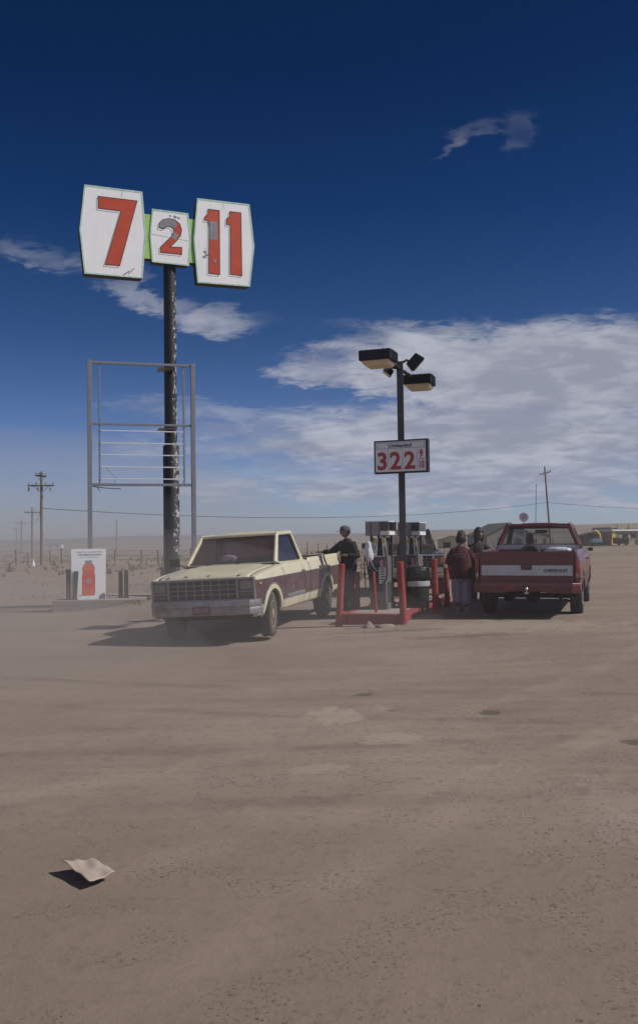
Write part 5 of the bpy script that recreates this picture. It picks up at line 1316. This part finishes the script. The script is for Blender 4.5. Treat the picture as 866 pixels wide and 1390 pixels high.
bm = B(); tube(bm, [(23.4+.02*i, 101, gz(23.4, 101)+i*.62) for i in range(13)], .035, 5); tag(obj('radio_mast', bm, M['wire']), 'thin dark mast left of the leaning utility pole behind the red pickup', 'mast')
def wire(a, b, sag, label, r=.022):
    bm = B(); a, b = V(a), V(b); pts = []
    for i in range(41):
        t = i/40; p = a.lerp(b, t); p.z -= sag*4*t*(1-t); pts.append(p)
    tube(bm, pts, r, 4, False); tag(obj('overhead_wire', bm, M['wire']), label, 'wire', 'overhead wires')
wire((-20.95, 70.1, 4.42), (26.9, 110, 5.9), 1.2, 'long telephone wire sagging between the tallest left utility pole and the leaning pole')
wire((-20.95, 70.1, 4.42), (-36.1, 117, 4.6), .6, 'wire running back along the line of utility poles at the left', .018)
wire((26.9, 110, 5.9), (90, 130, 6.1), 1.3, 'wire running to the right from the leaning utility pole')
def round_sign():
    x, y = 13.2, 60.0; z = gz(x, y)
    root = empty('round_sign', (x, y, z), (0, 0, rad(-8)), 'round white sign with a red mark on a post just above the red pickup roof', 'sign')
    bm = B(); tube(bm, [(0, .03, 0), (0, .03, 2.9)], .035, 8); obj('post', bm, M['galv'], root)
    bm = B(); lathe(bm, [(.01, -.03), (.29, -.03), (.30, 0), (.29, .02), (.01, .02)], 'Y', (0, 0, 2.95), 28); f = obj('disc', bm, M['signface'], root, True)
    bm = B(); ribbon(bm, [(-.12, 3.03), (.12, 3.03), (.12, 2.87), (-.12, 2.87)], .028, lambda s, t, q: V((s, q, t)), -.036, d2=-.031); ribbon(bm, [(0, 3.03), (0, 2.87)], .03, lambda s, t, q: V((s, q, t)), -.036, d2=-.031, closed=False); obj('mark', bm, M['kerbred'], f)
round_sign()

# ------------------------------------------------------------------ fences and background
def fence(a, b, n, h, lb, wires=3, r=.045):
    a, b = V(a), V(b); root = empty('wire_fence', (a.x, a.y, 0), (0, 0, 0), lb, 'fence', 'wire fences across the plain')
    rnd = random.Random(int(a.y)); tops = []
    for i in range(n):
        p = a.lerp(b, i/(n-1)); x = p.x+rnd.uniform(-.3, .3)-a.x; y = p.y-a.y; z = gz(x+a.x, y+a.y); hh = h*rnd.uniform(.85, 1.15); l = rnd.uniform(-.05, .05)
        bm = B(); tube(bm, [(x, y, z-.2), (x+l, y, z+hh)], r*rnd.uniform(.8, 1.2), 6); obj('post', bm, M['post_wood'], root); tops.append(V((x, y, z)))
    bm = B()
    for w in range(wires):
        for p, q in zip(tops, tops[1:]): tube(bm, [p+V((0, -.05, h*(.3+.3*w))), q+V((0, -.05, h*(.3+.3*w)))], .008, 3, False)
    obj('fence_wire', bm, M['wire'], root)
fence((-34, 72, 0), (-5, 66, 0), 22, 1.15, 'wire fence with crooked wooden posts behind the poster and the tall sign')
fence((-9, 104, 0), (22, 100, 0), 30, 1.35, 'wire fence with close posts beyond the two fuel pumps')
fence((22, 100, 0), (28, 112, 0), 6, 1.3, 'wire fence running off behind the cab of the dark red pickup')
def simple(name, parts, loc, yaw, label, cat, group=None):
    root = empty(name, (loc[0], loc[1], gz(loc[0], loc[1])), (0, 0, yaw), label, cat, group)
    for pn, c, s, m, *r in parts:
        bm = B(); box(bm, c, s, r[0] if r else None); obj(pn, bm, m, root, bev=min(s)*.06)
    return root
RYa = lambda a: Matrix.Rotation(a, 4, 'Y')
simple('yellow_barrier', [('rail', (0, 0, .52), (.95, .06, .06), M['yellow']), ('rail', (0, 0, .26), (.95, .05, .05), M['yellow']), ('leg', (-.42, 0, .25), (.05, .05, .5), M['yellow']), ('leg', (.42, 0, .25), (.05, .05, .5), M['yellow'])], (-19.9, 69.5), 0, 'low yellow pipe barrier at the foot of the tallest utility pole', 'barrier')
bm = B(); loft(bm, [ering((0, 0, z), r, r, 0, 10) for z, r in ((0, .16), (.1, .15), (.42, .05), (.46, .03))]); o = obj('marker_cone', bm, M['white'], smooth=True); o.location = (-21.4, 69.6, gz(-21.4, 69.6)); tag(o, 'small white cone just left of the low yellow barrier', 'cone')
def gable(name, loc, yaw, w, d, hw, hr, wm, rm, label, cat, feats=(), group=None):
    root = empty(name, (loc[0], loc[1], gz(loc[0], loc[1])-.1), (0, 0, yaw), label, cat, group)
    bm = B(); prism(bm, [(-w/2, 0), (w/2, 0), (w/2, hw), (0, hr-.06), (-w/2, hw)], lambda s, t, q: V((s, q, t)), -d/2, d/2); obj('wall', bm, wm, root)
    for s in (1, -1):
        bm = B(); prism(bm, [(0, hr), (s*(w/2+.25), hw-.12), (s*(w/2+.25), hw-.02), (0, hr+.1)], lambda s_, t, q: V((s_, q, t)), -d/2-.2, d/2+.2); obj('roof', bm, rm, root)
    for nm, x, z, ww, hh, m in feats:
        bm = B(); box(bm, (x, -d/2-.02, z), (ww, .05, hh)); f = obj(nm, bm, m, root)
        if nm == 'window':
            bm = B(); 
            for a in (-1, 1): box(bm, (x+a*ww/2, -d/2-.04, z), (.06, .06, hh+.06))
            box(bm, (x, -d/2-.04, z-hh/2), (ww, .06, .06)); box(bm, (x, -d/2-.04, z+hh/2), (ww, .06, .06)); obj('frame', bm, M['tan'], f)
    return root
gable('grey_house', (25.1, 130), rad(10), 6.6, 8, 2.2, 3.75, M['greywall'], M['roofdark'], 'grey gabled house partly hidden behind the red pickup cab', 'house', [('window', 1.2, 1.3, .9, .8, M['screen']), ('door', -1.2, 1.0, .9, 1.9, M['brown'])])
gable('brown_shed', (53.6, 186), 0, 2.9, 4, 2.3, 2.75, M['brown'], M['roofdark'], 'brown shed with a yellow trimmed right end left of the long low building', 'shed', [('door', .9, 1.0, .7, 1.9, M['greywall'])])
def arch():
    bm = B(); pts = [(0, 0, .2), (.02, 0, 1.6), (-.1, 0, 2.2), (-.5, 0, 2.7), (-1.1, 0, 2.95)]
    tube(bm, pts, .22, 6); o = obj('yellow_arch', bm, M['yellow']); o.location = (55.3, 183.5, gz(55.3, 183.5)); tag(o, 'faded yellow curved frame against the right end of the brown shed', 'frame')
arch()
def long_building():
    root = empty('long_building', (63.0, 190, gz(63, 190)-.1), (0, 0, rad(22)), 'long low building with pale fascia and yellow roof signs at the far right', 'building')
    bm = B(); box(bm, (2, 0, 1.45), (17, 6, 2.9)); obj('wall', bm, M['tan'], root)
    bm = B(); box(bm, (-6.2, -3.08, 1.5), (.9, .12, 2.7)); obj('end_panel', bm, M['yellow'], root)
    bm = B(); box(bm, (2, -.1, 3.05), (17.4, 6.6, .34)); obj('fascia', bm, M['white'], root)
    bm = B(); box(bm, (2, .2, 3.45), (16.8, 5.8, .45)); obj('roof', bm, M['tan'], root)
    for i, (x, w) in enumerate(((-4.2, 2.4), (-1.3, 2.4), (2.0, 3.4), (6.2, 4.2))):
        bm = B(); box(bm, (x, -3.2, 3.8), (w, .2, .95)); obj('roof_sign', bm, M['yellow'] if i > 1 else M['tan'], root)
    for i in range(7):
        x = -5.4+i*2.1; bm = B(); box(bm, (x, -3.02, 1.8), (1.3, .08, .95)); w = obj('window', bm, M['screen'] if i % 3 else M['lampglass'], root)
        bm = B(); box(bm, (x, -3.05, 1.28), (1.5, .1, .08)); obj('sill', bm, M['white'], w)
    bm = B(); box(bm, (-.3, -3.02, 1.05), (.95, .08, 2.0)); obj('door', bm, M['brown'], root)
long_building()
def dumpster(loc, m, lidm, w, h, label, nm='dumpster'):
    root = empty(nm, (loc[0], loc[1], gz(loc[0], loc[1])), (0, 0, .05), label, 'dumpster')
    bm = B(); prism(bm, [(-w/2+.1, .12), (w/2-.1, .12), (w/2, h*.5), (-w/2, h*.5)], lambda s, t, q: V((s, q, t)), -.7, .7); obj('bin', bm, m, root)
    bm = B(); prism(bm, [(-w/2-.03, h*.5), (w/2+.03, h*.5), (w/2-.02, h*.97), (-w/2+.02, h)], lambda s, t, q: V((s, q, t)), -.75, .75); obj('lid', bm, lidm, root)
    bm = B()
    for s in (-1, 1):
        for t in (-1, 1): lathe(bm, [(.08, -.03), (.08, .03)], 'Y', (s*(w/2-.25), t*.6, .08), 8)
    for i in range(4): box(bm, (-w/2+.3+i*(w-.6)/3, -.72, h*.45), (.06, .06, h*.6))
    obj('wheel', bm, M['dark'], root)
dumpster((52.9, 178), M['brownbox'], M['blue'], 1.85, 1.45, 'blue dumpster just right of the dark red pickup, in front of the brown shed')
simple('box_trailer', [('box', (0, 0, .95), (2.7, 1.7, 1.2), M['brownbox']), ('stripe', (0, -.87, 1.1), (2.6, .04, .05), M['roofdark']), ('stripe', (0, -.87, .8), (2.6, .04, .05), M['roofdark']), ('wheel', (-.7, -.8, .28), (.5, .2, .5), M['tyre']), ('wheel', (.7, -.8, .28), (.5, .2, .5), M['tyre']), ('drawbar', (-1.7, 0, .4), (.9, .1, .1), M['galv'])], (58.6, 181), 0, 'brown box trailer parked in front of the long low building', 'trailer')
bm = B(); lathe(bm, [(.12, 0), (.12, 1.0), (.10, 1.08), (.02, 1.12)], seg=10); o = obj('orange_post', bm, M['amber'], smooth=True); o.location = (56.0, 178.5, gz(56, 178.5)); tag(o, 'orange post left of the brown box trailer', 'post')
def far_car(loc, yaw, m, label):
    root = empty('parked_car', (loc[0], loc[1], gz(loc[0], loc[1])), (0, 0, yaw), label, 'car', None)
    prof = [(-2.3, .45), (-2.35, .8), (-2.2, 1.0), (-1.9, 1.05), (-1.5, 1.55), (-.9, 1.68), (.3, 1.68), (1.0, 1.15), (2.0, .98), (2.25, .8), (2.3, .45)]
    bm = B(); prism(bm, prof, lambda s, t, q: V((s, q, t)), -.88, .88); b = obj('body', bm, m, root, bev=.08)
    bm = B(); prism(bm, [(-1.75, 1.12), (-1.4, 1.5), (-.9, 1.6), (.25, 1.6), (.8, 1.15)], lambda s, t, q: V((s, q, t)), -.895, .895); obj('window', bm, M['screen'], root)
    bm = B(); prism(bm, [(.42, 1.64), (1.0, 1.18), (1.03, 1.2), (.45, 1.67)], lambda s, t, q: V((s, q, t)), -.75, .75); obj('windscreen', bm, M['screen'], root)
    for c, s in ((-1.45, 1), (-1.45, -1), (1.45, 1), (1.45, -1)):
        bm = B(); lathe(bm, [(.2, s*.70), (.34, s*.72), (.35, s*.9), (.22, s*.92), (.18, s*.90)], 'Y', (c, 0, .35), 18); obj('wheel', bm, M['tyre'], root, True)
    for s in (1, -1):
        bm = B(); box(bm, (2.28, s*.62, .82), (.08, .34, .18)); obj('headlight', bm, M['lampglass'], root, bev=.02)
    bm = B(); box(bm, (2.33, 0, .5), (.1, 1.75, .16)); obj('bumper', bm, M['chrome'], root, bev=.02)
far_car((64.1, 183), rad(-118), M['charcoal'], 'dark car facing the camera at the far right edge in front of the long building')
far_car((68.2, 190), rad(-150), M['white'], 'white car at the far right behind the dark one')
far_car((55.9, 190), rad(-60), M['white'], 'small pale car between the brown shed and the box trailer')
def shack(x, y, w, h, m, lb): gable('shack', (x, y), rad(random.uniform(-20, 20)), w, 4, h, h+.7, m, M['roofdark'], lb, 'shack', [('window', -.2*w, h*.5, .7, .6, M['screen']), ('door', .25*w, .95, .8, 1.8, M['brown'])], 'small far-off buildings')
shack(24.8, 175, 5, 1.7, M['tan'], 'tiny tan shack seen between the dark pickup and the woman in maroon')
shack(41, 200, 7, 2.2, M['greywall'], 'small grey shack seen through the cab windows of the red pickup')
shack(47.5, 205, 5, 2.4, M['tan'], 'small tan shack seen through the rear window beside the grey one')
simple('white_trailer_home', [('wall', (0, 0, 1.1), (5.6, 3, 1.5), M['white']), ('roof', (0, 0, 1.92), (5.9, 3.2, .12), M['roofdark']), ('window', (-1, -1.52, 1.2), (.8, .06, .5), M['screen']), ('window', (1.5, -1.52, 1.2), (.8, .06, .5), M['screen'])], (-98, 345), 0, 'low white trailer home far off at the left near the horizon', 'trailer home')

# ------------------------------------------------------------------ loose things on the ground
def flying_card():
    bm = B(); nx, ny = 16, 16; g_ = []
    A, Bq, Cq, D = V((-1.232, 4.433, .050)), V((-1.048, 4.21, .040)), V((-.96, 4.33, .040)), V((-1.106, 4.50, .045))
    for i in range(nx+1):
        r = []
        for j in range(ny+1):
            s, t = i/nx, j/ny; p = (A*(1-s)+Bq*s)*(1-t)+(D*(1-s)+Cq*s)*t; p.z += .006*sin(pi*s)*(1-t*.5)-.008*sin(pi*t)+.012*mnoise.noise(V((s*3, t*3, 0)))+.012*(1-s)**3*(1-t); r.append(bm.verts.new(p))
        g_.append(r)
    for a, b in zip(g_, g_[1:]):
        for j in range(ny): bm.faces.new((a[j], a[j+1], b[j+1], b[j]))
    tag(obj('cardboard_sheet', bm, M['card'], smooth=True, solid=.003), 'pale square of cardboard blowing just above the dirt in the left foreground', 'cardboard')
flying_card()
def rock(x, y, sx, sy, sz, lb, seed):
    bm = B(); bmesh.ops.create_icosphere(bm, subdivisions=3, radius=1)
    for v in bm.verts:
        n = 1+.35*mnoise.noise(v.co*1.3+V((seed, 0, 0)))+.1*mnoise.noise(v.co*4+V((seed, 0, 0))); v.co = V((v.co.x*sx*n, v.co.y*sy*n, max(-.3, v.co.z)*sz*n))
    o = obj('rock', bm, M['stone'], smooth=True, ang=40); o.location = (x, y, gz(x, y)); o.rotation_euler = (0, 0, seed); tag(o, lb, 'rock', 'rocks at the foot of the island')
rock(.86, 16.62, .12, .09, .10, 'rounded rock lying in front of the island, the left one of two', 1.3)
rock(1.17, 16.58, .19, .10, .05, 'flat rock lying in front of the island, the right one of two', .2)
def pebbles():
    bm = B(); rnd = random.Random(11); base = []
    def stone(x, y, r):
        r *= .9
        z = gz(x, y); t = rnd.uniform(0, 6.28); vs = []
        for (a, b, c) in ((1, 0, 0), (0, 1, 0), (-1, 0, 0), (0, -1, 0), (.1, .1, .8)):
            k = rnd.uniform(.7, 1.3)*r; vs.append(bm.verts.new((x+(a*cos(t)-b*sin(t))*k, y+(a*sin(t)+b*cos(t))*k, z+c*k*.5-.0005)))
        for i in range(4): bm.faces.new((vs[i], vs[(i+1) % 4], vs[4]))
    for _ in range(8000):
        y = 2.8+ (rnd.random()**1.6)*17; x = rnd.uniform(-.40, .42)*y
        if mnoise.noise(V((x*.7, y*.5, 0)))+.03*x < rnd.uniform(-.5, .35): continue
        stone(x, y, rnd.uniform(.0015, .0045)*(1+.12*y) if rnd.random() < .992 else rnd.uniform(.008, .018))
    for cx, cy, n, sp in ((1.35, 16.45, 160, .3), (.42, 9.99, 60, .12), (.64, 8.98, 60, .1), (1.53, 8.75, 90, .14), (2.37, 7.25, 40, .1), (1.4, 4.9, 120, .25), (1.0, 5.6, 120, .4), (-4.2, 22.2, 200, .5)):
        for _ in range(n): stone(rnd.gauss(cx, sp), rnd.gauss(cy, sp*1.2), rnd.uniform(.004, .016)*(1 if cy < 12 else 1.8))
    tag(obj('gravel', bm, mat('gravel_bits', (.20, .16, .13), .95, var=.5, scale=6)), 'small loose stones and grit scattered over the dirt lot', 'gravel', kind='stuff')
pebbles()
def scrub():
    bm = B(); rnd = random.Random(21)
    def tuft(x, y, r, n):
        z = gz(x, y)
        for _ in range(n):
            a = rnd.uniform(0, 6.28); l = r*rnd.uniform(.5, 1.2); tilt = rnd.uniform(.1, 1.1); w = r*.07
            b = V((x+rnd.uniform(-.3, .3)*r, y+rnd.uniform(-.3, .3)*r, z-.01)); t = b+V((cos(a)*sin(tilt)*l, sin(a)*sin(tilt)*l, cos(tilt)*l*.8)); s = V((-sin(a), cos(a), 0))*w
            bm.faces.new((bm.verts.new(b-s), bm.verts.new(b+s), bm.verts.new(t+s*.3), bm.verts.new(t-s*.3)))
    for _ in range(4200):
        y = 34+rnd.random()**1.5*190; x = rnd.uniform(-.42, .42)*y
        if y < 170 and x > 5 and x/y > .2: continue
        if mnoise.noise(V((x*.06, y*.04, 4))) < rnd.uniform(-.4, .3): continue
        tuft(x, y, rnd.uniform(.12, .42), 16)
    for _ in range(70): tuft(rnd.gauss(-4.1, .5), rnd.gauss(22.6, .35), rnd.uniform(.05, .14), 10)
    for _ in range(300):
        y = rnd.uniform(27, 40); x = rnd.uniform(-.45, -.1)*y; tuft(x, y, rnd.uniform(.04, .13), 8)
    tag(obj('dry_scrub', bm, M['scrub']), 'low dry scrub and grass tufts over the plain', 'scrub', kind='stuff')
scrub()

# ------------------------------------------------------------------ air
def volume(name, bm, col, dens, label, an=.2):
    m = bpy.data.materials.new(name); m.use_nodes = True; nt = m.node_tree; nt.nodes.clear()
    o_ = nt.nodes.new('ShaderNodeOutputMaterial'); v = nt.nodes.new('ShaderNodeVolumePrincipled'); v.inputs['Color'].default_value = (*col, 1); v.inputs['Density'].default_value = dens; v.inputs['Anisotropy'].default_value = an
    nt.links.new(v.outputs[0], o_.inputs['Volume']); o = obj(name, bm, m); tag(o, label, 'haze', kind='stuff'); return o
HAZE = .00022
bm = B(); box(bm, (0, 0, 17), (26000, 26000, 42)); volume('haze', bm, (.74, .83, .97), HAZE, 'thin bluish desert haze over the whole plain')
def puff(c, r, seed, amp=.25):
    bm = B(); bmesh.ops.create_icosphere(bm, subdivisions=4, radius=1)
    for v in bm.verts:
        n = 1+amp*mnoise.noise(v.co*1.1+V((seed, 0, 0))); v.co = V((c[0]+v.co.x*r[0]*n, c[1]+v.co.y*r[1]*n, c[2]+v.co.z*r[2]*n))
    return bm
DUST = 1
if DUST:
    volume('dust', puff((-10.5, 12, -.3), (12.5, 12, 2.8), 1, .06), (.95, .86, .80), .018, 'brown dust blowing low over the lot at the left', .1)
    volume('dust', puff((-11, 12, -.3), (9.8, 9.5, 2.1), 2, .06), (.95, .86, .80), .027, 'thicker core of the dust blowing past the cream pickup', .1)
    volume('dust', puff((0, 22, -.3), (24, 18.5, 2.8), 9, .1), (.92, .82, .75), .004, 'thin brown dust hanging over the whole lot', .1)
    volume('dust', puff((-62, 125, 0), (70, 80, 15), 5), (.88, .84, .84), .0058, 'pale dust cloud rising along the line of utility poles', .1)
